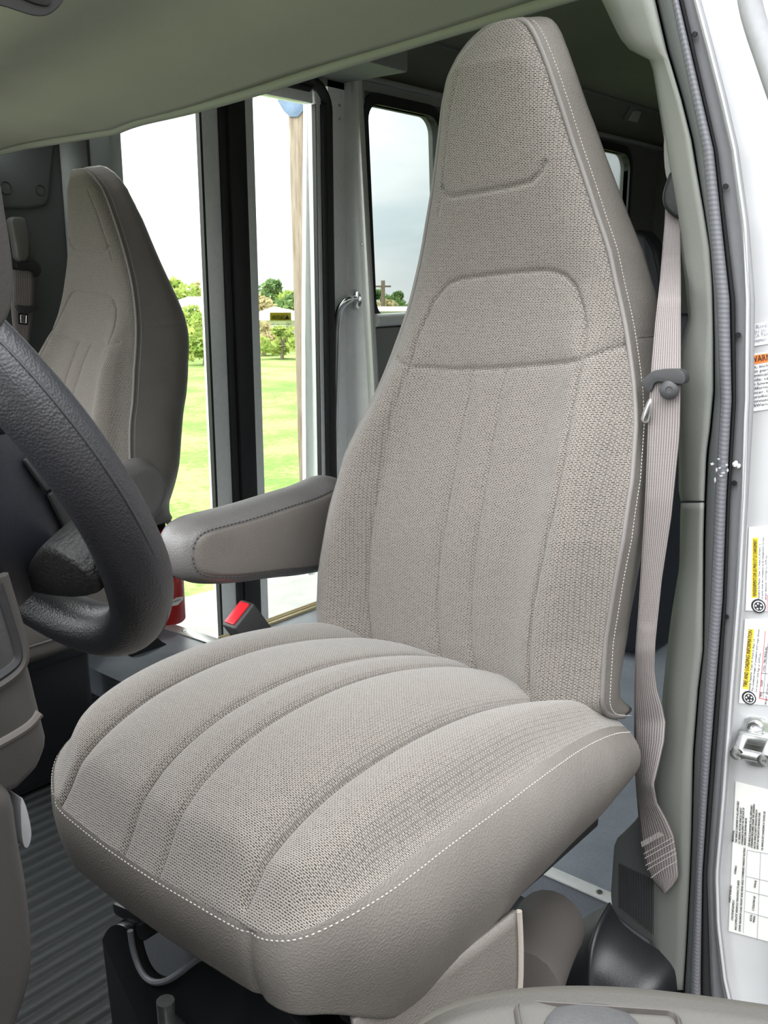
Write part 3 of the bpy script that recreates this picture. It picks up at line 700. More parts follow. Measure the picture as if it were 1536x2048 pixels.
struct(band('trim_2', cols, 'trim_grey', up_lv)); struct(band('trim_3', cols, 'trim_grey', lo_lv))
fl = [(mixf(T_trimR, T_sealL, -.05), 1.155), (mixf(T_trimR, T_sealL, .3), 1.135), (mixf(T_trimR, T_sealL, 1.), 1.125)]
struct(band('trim_4', fl, 'trim_deep'))
seal = thing('door_seal', 'ribbed grey rubber seal round the driver door opening', 'door seal', onx(1405, 1990, 1.11))
sc = [(mixf(T_sealL, T_sealR, 0), 1.122), (mixf(T_sealL, T_sealR, .05), 1.108), (mixf(T_sealL, T_sealR, .3), 1.100), (mixf(T_sealL, T_sealR, .7), 1.099), (mixf(T_sealL, T_sealR, .95), 1.106), (mixf(T_sealL, T_sealR, 1), 1.12)]
band('seal_bulb', sc, 'seal_ribbed', parent=seal, thick=.003)
band('seal_felt', [(mixf(T_sealR, T_blkR, -.1), 1.118), (mixf(T_sealR, T_blkR, .5), 1.112), (mixf(T_sealR, T_blkR, 1.05), 1.118)], 'felt', parent=seal, thick=.003)
struct(band('trim_5', [(mixf(T_blkR, T_whL, -.05), 1.125), (mixf(T_blkR, T_whL, .4), 1.128), (mixf(T_blkR, T_whL, .8), 1.115), (mixf(T_blkR, T_whL, 1.), 1.103)], 'flange_grey'))
T_lip = [(-100,1),(450,1),(600,.12),(840,.12),(1000,.8),(1200,1),(2200,1)]
def wx(k): return lambda v: tab(T_whL, v)+(k*tab(T_lip, v) if 0 < k < 20 else k)
XJ = 1.135
jc = [(wx(-1), 1.104), (wx(3), 1.101), (wx(6), 1.104), (wx(9), 1.113), (wx(12), 1.124), (wx(15), XJ), (wx(90), XJ), (wx(150), XJ), (wx(230), XJ-.01), (wx(300), XJ-.02), (wx(316), XJ+.05), (wx(316), XJ+.6)]
struct(band('wall_left', jc, 'jamb_white', thick=.004))
# dark drip seal on the outer edge, top right
ds_c = [(1440,-330),(1462,-180),(1474,-90),(1478,-60),(1486,10),(1500,60),(1516,105),(1536,165),(1570,260)]
MBp = MB().tube(smoothc([onx(u+14, v, 1.06) for u, v in ds_c], 2), .012, 12)
o = MBp.out('trim_6', 'flange_grey'); struct(o)
# screw holes in the flange
for (u, v) in ((1390,69),(1452,373),(1477,670),(1469,966),(1453,1233)):
    c = onx(u, v, 1.1205); MB().lathe([(.0032, 0), (.0032, .002), (.001, .002)], c, (-1, .1, 0), 14).out('screw_hole', 'black_plastic', bpy.data.objects['trim_5'])
# paint scuffs
b = MB()
for (u, v, du, dv) in ((1424,928,4,3),(1433,940,2,5),(1439,936,3,2),(1446,946,5,2),(1430,960,2,6),(1442,952,4,2),(1453,930,3,3),(1455,941,2,4),(1437,918,3,2)):
    p = [onx(u+a_*du, v+b__*dv, 1.094) for a_, b__ in ((-1,-.4),(.3,-1),(1,.2),(-.2,1))]; b.prism(p, (.001, 0, 0))
b.out('scuff_marks', 'scuff', seal)
c = onx(1473, 929, 1.117); b = MB()
for k_ in range(5): b.lathe([(.0005, -.002), (.003, 0), (.0006, .002)], c+np.random.uniform(-.003, .003, 3)*[.2, 1, 1], (-1, .2, .3), 7)
b.out('glue_blob', 'label_cream', bpy.data.objects['trim_5'])
# lower: vent panel, scuff shroud
vp_ = smoothc([onx(u, v, 1.16) for u, v in ((1303,1560),(1290,1608),(1275,1636),(1250,1662),(1228,1682),(1225,1720),(1222,1765),(1220,1800),(1228,1830),(1250,1850),(1300,1885),(1350,1915),(1368,1938),(1372,1965),(1400,1965),(1400,1560))], 1, True)
o = MB().prism(vp_, (.03, 0, 0)).out('trim_7', 'trim_deep', None, .006, 3); struct(o)
for i in range(14):
    u0 = 1238+i*5.2; v0, v1 = 1728+i*2.5, 1816+i*4.2
    MB().prism([onx(u0, v0, 1.158), onx(u0+2.6, v0, 1.158), onx(u0+2.6, v1, 1.158), onx(u0, v1, 1.158)], (.004, 0, 0)).out('vent_slot', 'dark_plastic', o)
an = [onx(u, v, 1.157) for u, v in ((1318,1778),(1350,1765),(1352,1828),(1322,1818))]; MB().prism(an, (.006, 0, 0)).out('belt_slot', 'black_plastic', o)
c = onx(1338, 1880, 1.158); MB().lathe([(.010, 0), (.009, .002)], c, (-1, 0, 0), 20).out('screw_cap', 'trim_deep', o)
sh = thing('scuff_shroud', 'black plastic shroud on the floor at the foot of the belt pillar', 'floor trim', (1.16, .52, -1.2))
prof = [(1097,2060),(1093,1960),(1098,1915),(1115,1890),(1150,1850),(1178,1828),(1205,1815),(1220,1800),(1222,1812),(1245,1850),(1300,1890),(1350,1918),(1366,1940),(1375,2060)]
rows = []
for k_, (dx, sc_) in enumerate(((0., 1.), (-.02, .97), (-.05, .88), (-.075, .7), (-.09, .4))):
    P_ = np.array([onx(u, v, 1.15) for u, v in prof]); cm = np.array([1.15, .50, -1.02]); Q = cm+(P_-cm)*sc_; Q[:, 0] = 1.15+dx; rows.append(resample(smoothc(Q, 2), 60))
rows = np.array(rows); rows = np.array([resample(smoothc(rows[:, j], 2), 20) for j in range(60)]).transpose(1, 0, 2)
rows[:, :, 2] = np.maximum(rows[:, :, 2], -1.198)
mesh('shroud_shell', rows.reshape(-1, 3), gridf(20, 60)+[tuple(19*60+j for j in range(60))], 'black_plastic', sh)
o = MB().tube(smoothc([onx(u, v, 1.02) for u, v in ((1020,1990),(1060,1900),(1100,1835),(1128,1815),(1150,1800))], 2), [.05]*3+[.05]*14, 18) if False else None
MB().tube(smoothc([onx(1040, 1985, .82), onx(1062, 1925, .90), onx(1088, 1868, .97), onx(1100, 1850, 1.0)], 2), .047, 20).out('rail_cover', 'cup_dark', drv)
MB().box((.88, .54, -1.13), (.20, .10, .14)).out('rail_cover_foot', 'cup_dark', drv, .01)

# ================================================================== FLOORS
def slab(name, x0, x1, y0, y1, z0, z1, mat): o = MB().box(((x0+x1)/2, (y0+y1)/2, (z0+z1)/2), (x1-x0, y1-y0, z1-z0)).out(name, mat); return struct(o)
slab('floor', -.45, 1.455, .34, 2.62, -1.30, -1.20, 'rubber_mat')
ZF = -1.12
s1a, s1b = onz(344, 1249, ZF), onz(451, 1284, ZF); g_r = onz(612, 1214, ZF)
xs_, ye = float(s1b[0]), float(s1b[1])
fp = [(1.455, .36), (1.455, 2.62), (float(s1a[0]), 2.62), (xs_, ye), (3.4, ye), (3.4, YW), (7.0, YW), (7.0, .15), (1.5, .15)]
o = MB().prism([(x, y, ZF) for x, y in fp], (0, 0, -.10)).out('floor_rear', 'bus_floor', None, 0, smooth=False); struct(o)
slab('floor_step', xs_, 3.4, ye, YW+.02, -1.55, -1.48, 'bus_floor')
def strip(name, label, p, q, w, mat, screws, side):
    p, q = np.array(p), np.array(q); d = (q-p)/np.linalg.norm(q-p); nn = np.array([-d[1], d[0], 0])*side
    t = thing(name, label, 'floor trim', tuple((p+q)/2)); P_ = [p, q, q+nn*w, p+nn*w]
    MB().prism([x+[0, 0, .0] for x in P_], (0, 0, .004)).out('strip', mat, t, .001)
    for s in screws:
        c = p+(q-p)*s+nn*w*.5+[0, 0, .004]; MB().lathe([(.007, 0), (.006, .002), (.002, .003)], c, (0, 0, 1), 14).out('screw', 'zinc', t)
    return t
far_l = s1a+(s1a-s1b)*.25
strip('floor_edge_strip', 'bright aluminium strip on the floor edge by the fire extinguisher', (far_l[0], far_l[1], ZF), (s1b[0], s1b[1], ZF), .045, 'alu_bright', (.46, .95), -1)
a_, b_ = onz(1100, 1735, ZF), onz(1220, 1787, ZF); dd = b_-a_
strip('step_edge_strip', 'aluminium strip with a screw on the step behind the driver seat', a_-dd*4.0, b_+dd*.6, .030, 'alu', (.872, .3), -1)
gs = thing('door_sill', 'gold toned metal sill along the floor edge at the entry door', 'sill', (xs_+.6, ye, ZF))
MB().box((xs_+.70, ye+.018, ZF+.004), (1.40, .040, .010)).out('sill_plate', 'gold_sill', gs, .002)
MB().tube([(xs_, ye+.012, ZF+.010), (xs_+1.4, ye+.012, ZF+.010)], .004, 8).out('sill_bead', 'gold_sill', gs)
MB().tube([(xs_, ye+.026, ZF+.010), (xs_+1.4, ye+.026, ZF+.010)], .004, 8).out('sill_bead', 'gold_sill', gs)
mt = thing('floor_bar', 'pale metal bar on the dark floor between the front seats', 'floor trim', onz(270, 1342, -1.19))
p, q = onz(236, 1331, -1.195), onz(300, 1362, -1.195); MB().prism([p, q, q+[.0, -.03, 0], p+[0, -.03, 0]], (0, 0, .006)).out('bar', 'alu', mt, .001)
hp = thing('latch_lever', 'black jagged plastic latch handle standing on the floor under the wheel rim', 'handle', onz(300, 1330, -1.12))
yl_ = float(onz(290, 1352, -1.197)[1]); P_ = smoothc([ony(u, v, yl_) for u, v in ((268,1290),(285,1262),(312,1268),(322,1282),(337,1290),(338,1306),(322,1340),(290,1350),(262,1330))], 1, True)
MB().prism(P_, (0, .05, 0)).out('handle_body', 'black_plastic', hp, .004)

# ================================================================== RIGHT SIDE OF THE BUS
def X(u, v, y=YW): return float(ony(u, v, y)[0])
def Zp(u, v, y=YW): return float(ony(u, v, y)[2])
def plate(name, outer, holes, d, mat, parent=None):
    """Flat plate with holes; outer / holes are 3-D loops, d the thickness vector."""
    bm = bmesh.new()
    for loop in [outer]+holes:
        vs = [bm.verts.new(tuple(map(float, p))) for p in loop]
        for i in range(len(vs)): bm.edges.new((vs[i], vs[(i+1) % len(vs)]))
    bmesh.ops.triangle_fill(bm, use_beauty=True, use_dissolve=False, edges=bm.edges[:])
    g = bmesh.ops.extrude_face_region(bm, geom=bm.faces[:]); bmesh.ops.translate(bm, vec=Vector(tuple(map(float, d))), verts=[v for v in g['geom'] if isinstance(v, bmesh.types.BMVert)])
    bmesh.ops.recalc_face_normals(bm, faces=bm.faces)
    me = bpy.data.meshes.new(name); bm.to_mesh(me); bm.free()
    return link(name, me, mat, parent)
def rrect(x0, x1, z0, z1, y, r, lean=0., n=6):
    P = []
    for cx, cz, a0 in ((x1-r, z1-r, 0), (x0+r, z1-r, 90), (x0+r, z0+r, 180), (x1-r, z0+r, 270)):
        for k in range(n+1):
            a = math.radians(a0+90*k/n); z = cz+r*math.sin(a); P.append((cx+r*math.cos(a)+lean*(z-z1), y, z))
    return P
def edgex(top, bot): return (X(*top)+X(*bot))/2
xA1 = edgex((398, 220), (430, 1150)); xA2 = edgex((428, 220), (457, 1010)); xG2 = edgex((478, 220), (499, 1000))
xB1 = edgex((500, 200), (521, 1000)); xB2 = edgex((629, 215), (629, 940)); xB3 = edgex((638, 215), (641, 900)); xS2 = edgex((658, 300), (658, 900))
zTop = Zp(565, 198); zHead = Zp(600, 160)
door = thing('door_1', 'aluminium framed glass folding entry door on the far side of the bus', 'door', (xG2, YW, -1.5), kind='structure')
def ring(name, x0, x1, z0, z1, w, y, dy, mat, parent, wb=None):
    b = MB(); wl, wr, wt, wb_ = w
    b.box(((x0+x0+wl)/2, y, (z0+z1)/2), (wl, dy, z1-z0)); b.box(((x1+x1-wr)/2, y, (z0+z1)/2), (wr, dy, z1-z0))
    b.box(((x0+x1)/2, y, z1-wt/2), (x1-x0-wl-wr, dy, wt)); b.box(((x0+x1)/2, y, z0+wb_/2), (x1-x0-wl-wr, dy, wb_))
    return b.out(name, mat, parent, .004)
fa = ring('door_frame', 1.60, xA2, -1.50, zTop+.06, (.07, xA2-xA1, .06, .10), YW, .045, 'alu', door)
MB().box(((1.67+xA1)/2, YW, (zTop-1.40)/2), (xA1-1.67, .006, zTop+1.40)).out('glass', 'glass_clear', fa)
fb = ring('door_frame', xG2, xB3, -1.50, zTop+.06, (xB1-xG2, xB3-xB2, .06, .10), YW, .045, 'alu', door)
MB().box(((xB1+xB2)/2, YW, (zTop-1.40)/2), (xB2-xB1, .006, zTop+1.40)).out('glass', 'glass_clear', fb)
# dark inner bead of each pane and the centre rubber
MB().box((xA1-.004, YW-.012, (zTop-1.40)/2), (.010, .02, zTop+1.40)).out('glazing_bead', 'rubber', fa)
MB().box((xB2+.003, YW-.012, (zTop-1.40)/2), (.008, .02, zTop+1.40)).out('glazing_bead', 'rubber', fb)
xm = xA2+(xG2-xA2)*.25
MB().box(((xA2+xm)/2, YW-.005, (zTop-1.44)/2), (xm-xA2, .06, zTop+1.56)).out('centre_seal', 'rubber', door, .006)
MB().box(((xm+xG2)/2+.002, YW-.015, (zTop-1.44)/2), (xG2-xm-.004, .06, zTop+1.56)).out('centre_seal', 'rubber', door, .008)
# pale edge of the opened outer leaf seen behind the glass
MB().prism([ony(u, v, YW+.03) for u, v in ((614,205),(630,208),(630,1150),(617,1150),(612,960),(610,680))], (0, .02, 0)).out('door_edge', 'panel_white', door)
# black rubber surround with the rounded upper corner
r_ = .10; zo = zHead
path = [(xS2-.02, YW-.02, -1.5)]+[(xS2-.02, YW-.02, z) for z in np.linspace(-1.4, zo-r_, 12)]+[(xS2-.02-r_*(1-math.cos(t)), YW-.02, zo-r_+r_*math.sin(t)) for t in np.linspace(.15, math.pi/2, 8)]+[(1.60, YW-.02, zo)]
MB().tube(path, .024, 12).out('surround_seal', 'rubber', door)
p2 = [(p[0]-.028 if i < 14 else p[0], p[1]-.006, p[2]-(.03 if i >= 20 else 0)) for i, p in enumerate(path)]
MB().tube(p2, .012, 10).out('surround_seal', 'rubber', door)
# caution label printed on the outside of the glass (read from behind, so mirrored)
cl = thing('caution_label', 'small yellow caution label on the entry door glass, seen from behind', 'label', (X(562, 640), YW+.006, Zp(562, 690)))
yb = YW+.006
MB().prism([ony(u, v, yb) for u, v in ((540,625),(582,625),(583,641),(540,641))], (0, .001, 0)).out('label_band', 'label_olive', cl, smooth=False)
MB().prism([ony(u, v, yb) for u, v in ((540,641),(583,641),(584,674),(541,674))], (0, .0006, 0)).out('label_clear', 'label_film', cl, smooth=False)
def lt(s, parent, a, b_, h, mat, flipx=False, wfit=True, lift=None):
    """Lettering from point a to point b (baseline), cap height h metres."""
    a = np.array(a, float); b_ = np.array(b_, float); ex = b_-a
    return a, ex
pa, pb = ony(579, 638, yb-.0012), ony(543, 638, yb-.0012)
text('lettering', 'CAUTION', cl, pa, pb-pa, (0, 0, 1), .020, 'ink', width=float(np.linalg.norm(pb-pa))*.70, shift=float(np.linalg.norm(pb-pa))*.26)
MB().prism([ony(u, v, yb-.0012) for u, v in ((570,638),(579,638),(574.5,630))], (0, .0004, 0)).out('warning_triangle', 'ink', cl, smooth=False)
for i, s in enumerate(('STEP DOWN AND OPEN', 'DOOR WITH BUS', 'STOPPED WAIT FOR', 'DOOR TO OPEN', 'FULLY')):
    hw_ = (20, 14, 15, 12, 8)[i]; v = 650+i*5.3
    pa, pb = ony(562+hw_, v, yb-.001), ony(562-hw_, v, yb-.001)
    text('lettering', s, cl, pa, pb-pa, (0, 0, 1), .0075, 'ink', width=float(np.linalg.norm(pb-pa)))

# door post, white end panel, metal corner strip
MB_ = MB(); xP = X(685, 400); b = MB().box(((xS2+xP)/2+.003, YW+.01, (zHead-1.5)/2+.03), (xP-xS2+.02, .05, zHead+1.5+.06)); struct(b.out('trim_8', 'alu'))
for v in (211, 238):
    c = ony(679, v, YW-.016); MB().lathe([(.006, 0), (.005, .003), (.001, .004)], c, (0, -1, 0), 12).out('screw', 'zinc', bpy.data.objects['trim_8'])
xN = X(685, 400)
pan = [onx(u, v, xN) for u, v in ((684,150),(707,150),(735,640),(757,1060),(686,1060))]
struct(MB().prism(pan, (.03, 0, 0)).out('trim_9', 'panel_white', None, .002))
cst = [onx(u, v, xN-.004) for u, v in ((700,150),(714,150),(741,640),(765,1060),(752,1060),(727,640))]
o = MB().prism(cst, (.03, 0, 0)).out('trim_10', 'alu_bright', None, .002); struct(o)
for v in (489,):
    c = onx(724, v, xN-.004); MB().lathe([(.007, 0), (.006, .003), (.001, .004)], c, (-1, 0, 0), 12).out('screw', 'zinc', o)
gh = thing('grab_handle', 'stainless steel grab handle on the white panel beside the entry door', 'handle', ony(668, 930, YW-.10))
top = onx(709, 600, xN); XH = xN-.07
hx = onx(673.5, 655, XH); hb = onx(665, 985, XH)
path = [top, onx(703, 597, xN-.03), onx(694, 600, xN-.055), onx(683, 611, XH+.002), onx(676, 630, XH), hx]+[hx+(hb-hx)*t for t in np.linspace(.1, 1, 8)]+[hb+np.array([.02, 0, -.035]), hb+np.array([.07, 0, -.045])]
MB().tube(smoothc(path, 2), .0165, 16).out('bar', 'chrome', gh)
MB().lathe([(.042, 0), (.042, .004), (.034, .010), (.018, .012)], top, (-1, 0, 0), 28).out('flange', 'chrome', gh)
c = onx(712, 607, xN-.010); MB().lathe([(.008, 0), (.007, .004), (.001, .006)], c, (-1, 0, 0), 14).out('screw', 'zinc', gh)

# side wall with two windows
zw1, zw0 = Zp(735, 206), Zp(751, 634); xw0 = X(731, 210); lean = -.22*0
xl_top, xl_bot = X(731, 208), X(750, 630)
lean = (xl_top-xl_bot)/(zw1-zw0)
xw1 = X(873, 260)
w1 = rrect(xw0, xw1, zw0, zw1, YW, .07, lean)
w2r = X(1257, 330); zt2 = Zp(1225, 303)
w2 = rrect(w2r-1.25, w2r, zw0, zt2, YW, .09)
zL = Zp(729, 158)
x_end = 7.0
outer = [(X(712, 640), YW, ZF-.02), (x_end, YW, ZF-.02), (x_end, YW, zL+.02), (X(704, 158), YW, zL+.02)]
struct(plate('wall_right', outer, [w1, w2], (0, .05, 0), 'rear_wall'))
def window(nm, loop, x0, x1, z0, z1, r, lean, label):
    w = thing(nm, label, 'window', ((x0+x1)/2, YW, z0), kind='structure')
    o_ = rrect(x0-.035, x1+.035, z0-.03, z1+.045, YW-.012, r+.03, lean); i_ = rrect(x0, x1, z0, z1, YW-.012, r, lean)
    plate('window_frame', o_, [i_], (0, .04, 0), 'rubber', w)
    MB().prism(rrect(x0-.01, x1+.01, z0-.01, z1+.01, YW+.02, r, lean), (0, .004, 0)).out('window_glass', 'glass_tint', w, smooth=False)
    return w
wA = window('window_1', w1, xw0, xw1, zw0, zw1, .07, lean, 'tinted side window of the bus between the entry door and the driver seat')
wB = window('window_2', w2, w2r-1.25, w2r, zw0, zt2, .09, 0, 'tinted side window at the rear, right of the driver seat backrest')
MB().tube([ony(750, 641, YW-.03), ony(1000, 641-16, YW-.03)], .028, 12).out('window_sill', 'alu', wA)
# grey panel above window 1 and the ledge moulding
gp = [(X(704,158)-.02, YW-.006, zw1+.045), (xw1+.5, YW-.006, zw1+.045), (xw1+.5, YW-.006, zL), (X(704,158)-.02, YW-.006, zL)]
struct(MB().prism(gp, (0, .004, 0)).out('trim_11', 'grey_panel'))
gp = [ony(u, v, YW-.01) for u, v in ((707,150),(727,150),(752,640),(775,1060),(757,1060),(735,640))]
struct(MB().prism(gp, (0, .008, 0)).out('trim_12', 'grey_panel'))
struct(MB().prism([(X(751,650), YW-.004, zw0-.05), (xw1+.4, YW-.004, zw0-.05), (xw1+.4, YW-.004, ZF), (X(770,1060), YW-.004, ZF)], (0, .003, 0)).out('trim_13', 'grey_panel'))
struct(MB().box((5.0, YW-.02, zL), (4.0, .04, .018)).out('trim_14', 'grey_panel', None, .004))
# ceiling of the passenger room: flat middle, sloped side panels
zC = zL+.26; yC1 = float(onz(850, 78, zC)[1])
yC1 = min(max(yC1, 2.0), 2.6); zC = Zp(850, 78, yC1)
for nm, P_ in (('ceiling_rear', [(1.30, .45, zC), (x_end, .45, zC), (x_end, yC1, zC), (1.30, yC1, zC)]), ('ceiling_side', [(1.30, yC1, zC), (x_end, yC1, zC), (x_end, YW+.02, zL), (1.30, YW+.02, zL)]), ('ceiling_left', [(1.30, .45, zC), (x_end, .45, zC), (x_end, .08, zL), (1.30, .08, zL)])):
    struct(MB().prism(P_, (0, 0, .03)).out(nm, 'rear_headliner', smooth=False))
o = MB().tube([(1.4, yC1, zC-.002), (x_end, yC1, zC-.002)], .012, 8).out('trim_15', 'rear_wall'); struct(o)
xR = X(1303, 400)+.05
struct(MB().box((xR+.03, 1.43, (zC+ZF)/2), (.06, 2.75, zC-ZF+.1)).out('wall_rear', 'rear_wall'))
wl = rrect(1.7, 5.2, -.20, .66, .08, .09)
struct(plate('wall_driver_side', [(1.4, .08, ZF-.02), (x_end, .08, ZF-.02), (x_end, .08, zL+.01), (1.4, .08, zL+.01)], [wl], (0, .04, 0), 'rear_wall'))
wC = thing('window_3', 'unseen clear side window behind the cab, enlarged to brighten the interior', 'window', (3.3, .1, -.1), kind='structure')
MB().prism(rrect(1.68, 5.22, -.22, .68, .09, .09), (0, .004, 0)).out('window_glass', 'glass_clear', wC, smooth=False)  # clear glass and a larger opening let extra light into the rear
# soffit over the entry door
zs = Zp(685, 168); yS = float(onz(774, 134, zs)[1]); xS = X(685, 168)
struct(MB().box(((1.40+xS)/2, (yS+YW+.1)/2, zs+.12), (xS-1.40, YW+.1-yS, .24)).out('ceiling_step', 'grey_panel', None, .008))
struct(MB().box(((1.55+xS)/2, YW+.01, (zHead+zs)/2+.01), (xS-1.55, .05, max(.05, zs-zHead+.02))).out('wall_header', 'grey_panel'))
struct(MB().box((1.38, 1.43, .75), (.04, 2.6, .66)).out('wall_bulkhead', 'rear_headliner'))
# small ceiling lamp
def onslope(u, v):
    d = ray(u, v); p0 = np.array([0, yC1, zC]); nrm = np.cross([1, 0, 0], np.array([0, YW+.02-yC1, zL-zC])); return d*((p0@nrm)/(d@nrm))
dl = thing('ceiling_lamp', 'small square ceiling lamp in the dark rear of the bus', 'lamp', onslope(1265, 225))
off = np.array([0, -.006, -.012])
MB().prism([onslope(u, v)+off for u, v in ((1262,207),(1288,213),(1272,243),(1245,236))], -off*.9).out('lamp_frame', 'rear_wall', dl, .004)
MB().prism([onslope(u, v)+off*1.5 for u, v in ((1264,216),(1281,217),(1273,239),(1254,235))], -off*.6).out('lamp_lens', 'lamp_lens', dl, .003)
# coach seats in the rear
def coach(nm, label, dx):
    xcs = 3.9+dx
    def P_(u, v): return onx(u, v, xcs)
    t = thing(nm, label, 'seat', (xcs, 1.9, ZF))
    prof = smoothc([P_(u, v) for u, v in ((1225,560),(1240,478),(1262,458),(1285,460),(1300,478),(1310,500),(1318,560),(1330,700),(1338,1000),(1215,1000))], 2, True)
    MB().prism(prof, (.12, 0, 0)).out('backrest', 'seat_black', t, .025, 3)
    m_ = MB().prism(smoothc([P_(u, v)-[.001, 0, 0] for u, v in ((1262,460),(1300,478),(1318,560),(1330,700),(1338,1000),(1312,1000),(1306,700),(1292,560),(1280,485))], 1, True), (.125, 0, 0)).out('backrest_wing', 'seat_black', t, .012, 2)
    c_ = (P_(1290, 900)+P_(1260, 900))/2; w = abs(P_(1215, 1000)[1]-P_(1338, 1000)[1])
    MB().box((xcs-.22, c_[1], -.70), (.46, w, .14)).out('seat_cushion', 'seat_black', t, .03, 3)
    MB().box((xcs-.15, c_[1], -.95), (.06, w*.8, .36)).out('leg', 'black_metal', t)
    return t
coach('highback_seat', 'black coach seat in the dark rear between driver seat and belt', 0)
t = thing('coach_bench', 'black bench back low behind the hanging seat belt', 'seat', (3.0, 1.2, ZF))
MB().prism([onx(u, v, 3.0) for u, v in ((1322,628),(1400,628),(1420,1010),(1300,1010))], (.12, 0, 0)).out('backrest', 'seat_black', t, .02, 2)
MB().box((2.8, float(onx(1360, 800, 3.0)[1]), -.80), (.5, .30, .62)).out('seat_cushion', 'seat_black', t, .03)

# passenger side pillar
yP = 2.50
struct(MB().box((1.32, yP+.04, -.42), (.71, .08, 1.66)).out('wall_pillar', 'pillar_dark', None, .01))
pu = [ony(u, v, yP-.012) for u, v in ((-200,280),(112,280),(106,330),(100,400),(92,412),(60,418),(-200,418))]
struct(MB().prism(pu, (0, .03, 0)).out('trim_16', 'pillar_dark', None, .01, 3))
for u, v, r in ((11,376,.016),(81,381,.0135)):
    c = ony(u, v, yP-.013); MB().tube([c+[r*math.cos(t), 0, r*math.sin(t)] for t in np.linspace(0, 2*math.pi, 28, endpoint=False)], .0012, 6, True).out('cap_ring', 'black_plastic', bpy.data.objects['trim_16'])
lp = np.array([[(X(112, 300, yP)+.01, yP-.0, z), (X(118, 300, yP)+.06, yP-.02, z), (1.72, yP+.08, z), (X(228, 300)-.06, YW-.05, z), (X(229, 300), YW-.02, z), (X(229, 300)+.01, YW+.06, z)] for z in np.linspace(.46, -1.2, 12)])
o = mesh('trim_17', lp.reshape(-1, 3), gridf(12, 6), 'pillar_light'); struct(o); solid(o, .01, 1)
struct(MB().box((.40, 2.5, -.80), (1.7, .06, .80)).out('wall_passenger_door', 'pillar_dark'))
pb_ = thing('passenger_seat_belt', 'pale grey seat belt on the far pillar behind the passenger seat', 'seat belt', ony(60, 690, yP-.03))
yb2 = yP-.035
MB().prism(smoothc([ony(u, v, yb2) for u, v in ((20,433),(52,434),(56,450),(60,480),(60,522),(36,524),(32,490),(26,460))], 1, True), (0, .03, 0)).out('height_adjuster', 'trim_low', pb_, .006, 3)
MB().prism(smoothc([ony(u, v, yb2-.01) for u, v in ((32,524),(60,524),(64,520),(76,526),(84,538),(80,552),(70,557),(66,542),(34,540))], 2, True), (0, .02, 0)).out('shoulder_guide', 'black_plastic', pb_, .004, 3)
rows, uv = [], []
for i, (uL, uR, v) in enumerate(((24,69,540),(23,69,575),(22,68,612),(24,65,640),(28,60,672),(30,56,720),(32,52,800), (34,50,1000), (36,50,1330))):
    a, c = ony(uL, v, yb2-.004), ony(uR, v, yb2-.004)
    for j in range(6): rows.append(a+(c-a)*j/5); uv.append((.047*j/5, -.0018*v))
o = mesh('webbing', rows, gridf(9, 6), 'webbing', pb_, True, uv); solid(o, .0015, 0)
MB().prism(smoothc([ony(u, v, yb2-.014) for u, v in ((31,609),(55,612),(66,611),(77,609),(79,620),(62,626),(50,630),(38,624))], 1, True), (0, .012, 0)).out('tongue', 'dark_plastic', pb_, .004)
po, pi_ = [ony(u, v, yb2-.012) for u, v in ((37,626),(56,627),(55,650),(38,648))], [ony(u, v, yb2-.012) for u, v in ((41,630),(52.5,631),(52,646),(41.5,645))]
plate('tongue_plate', po, [pi_], (0, .003, 0), 'black_metal', pb_)
MB().tube([ony(u, v, yb2-.014) for u, v in ((41,630),(52.5,631),(52,646),(41.5,645))], .0015, 6, True).out('plate_edge', 'chrome', pb_)

# fire extinguisher
pr, pl_ = onz(368, 1240, ZF), onz(330, 1252, ZF); yE = float(s1a[1])-.02
ec = onz(331, 1240, ZF); ec[2] = ZF
fe = thing('fire_extinguisher', 'red fire extinguisher standing on the floor behind the passenger seat', 'fire extinguisher', ec)
dpt = float(ec@FW); rE = 40*dpt/F; hE = 168*dpt/F
MB().lathe([(rE*.93, 0), (rE, .006), (rE, hE*.80), (rE*.97, hE*.86), (rE*.80, hE*.93), (rE*.5, hE*.985), (rE*.30, hE), (rE*.3, hE+.03)], ec, (0, 0, 1), 48).out('cylinder', 'red_paint', fe)
MB().lathe([(rE*1.01, hE*.585), (rE*1.025, hE*.587), (rE*1.025, hE*.645), (rE*1.01, hE*.647)], ec, (0, 0, 1), 48).out('strap', 'rubber', fe)
def wrap(name, mat, a0, a1, poly, par, off=1.006):   # poly in (s 0..1, height) wrapped on the cylinder
    P_ = resample(poly+[poly[0]], 60)[:-1]; vs = [ec+[rE*off*math.cos(a0+(a1-a0)*s), rE*off*math.sin(a0+(a1-a0)*s), h] for s, h in P_]
    cm = [(.5, np.mean([h for _, h in P_]))]; 
    n = len(vs); grid = []
    rows_ = []
    for k in range(8):
        f_ = k/7; rows_.append([ec+[rE*off*math.cos(a0+(a1-a0)*(.5+(s-.5)*f_)), rE*off*math.sin(a0+(a1-a0)*(.5+(s-.5)*f_)), cm[0][1]+(h-cm[0][1])*f_] for s, h in P_])
    return mesh(name, np.array(rows_).reshape(-1, 3), gridf(8, n, True), mat, par)
aC = math.atan2(-ec[1], -ec[0])
wrap('instruction_label', 'label_white', aC-1.0, aC+.42, [(0, hE*.70), (1, hE*.70), (1, hE*.86), (0, hE*.86)], fe)
am = aC+.22
def onE(u, v, off=1.012):
    d = ray(u, v); A_ = d[0]**2+d[1]**2; B_ = -2*(d[0]*ec[0]+d[1]*ec[1]); C_ = ec[0]**2+ec[1]**2-(rE*off)**2; D_ = max(0, B_*B_-4*A_*C_); return d*((-B_-math.sqrt(D_))/(2*A_))
dia = resample([(339,1208),(341,1203),(353,1195),(366,1193),(366,1199),(356,1210),(340,1213),(339,1208)], 50)[:-1]
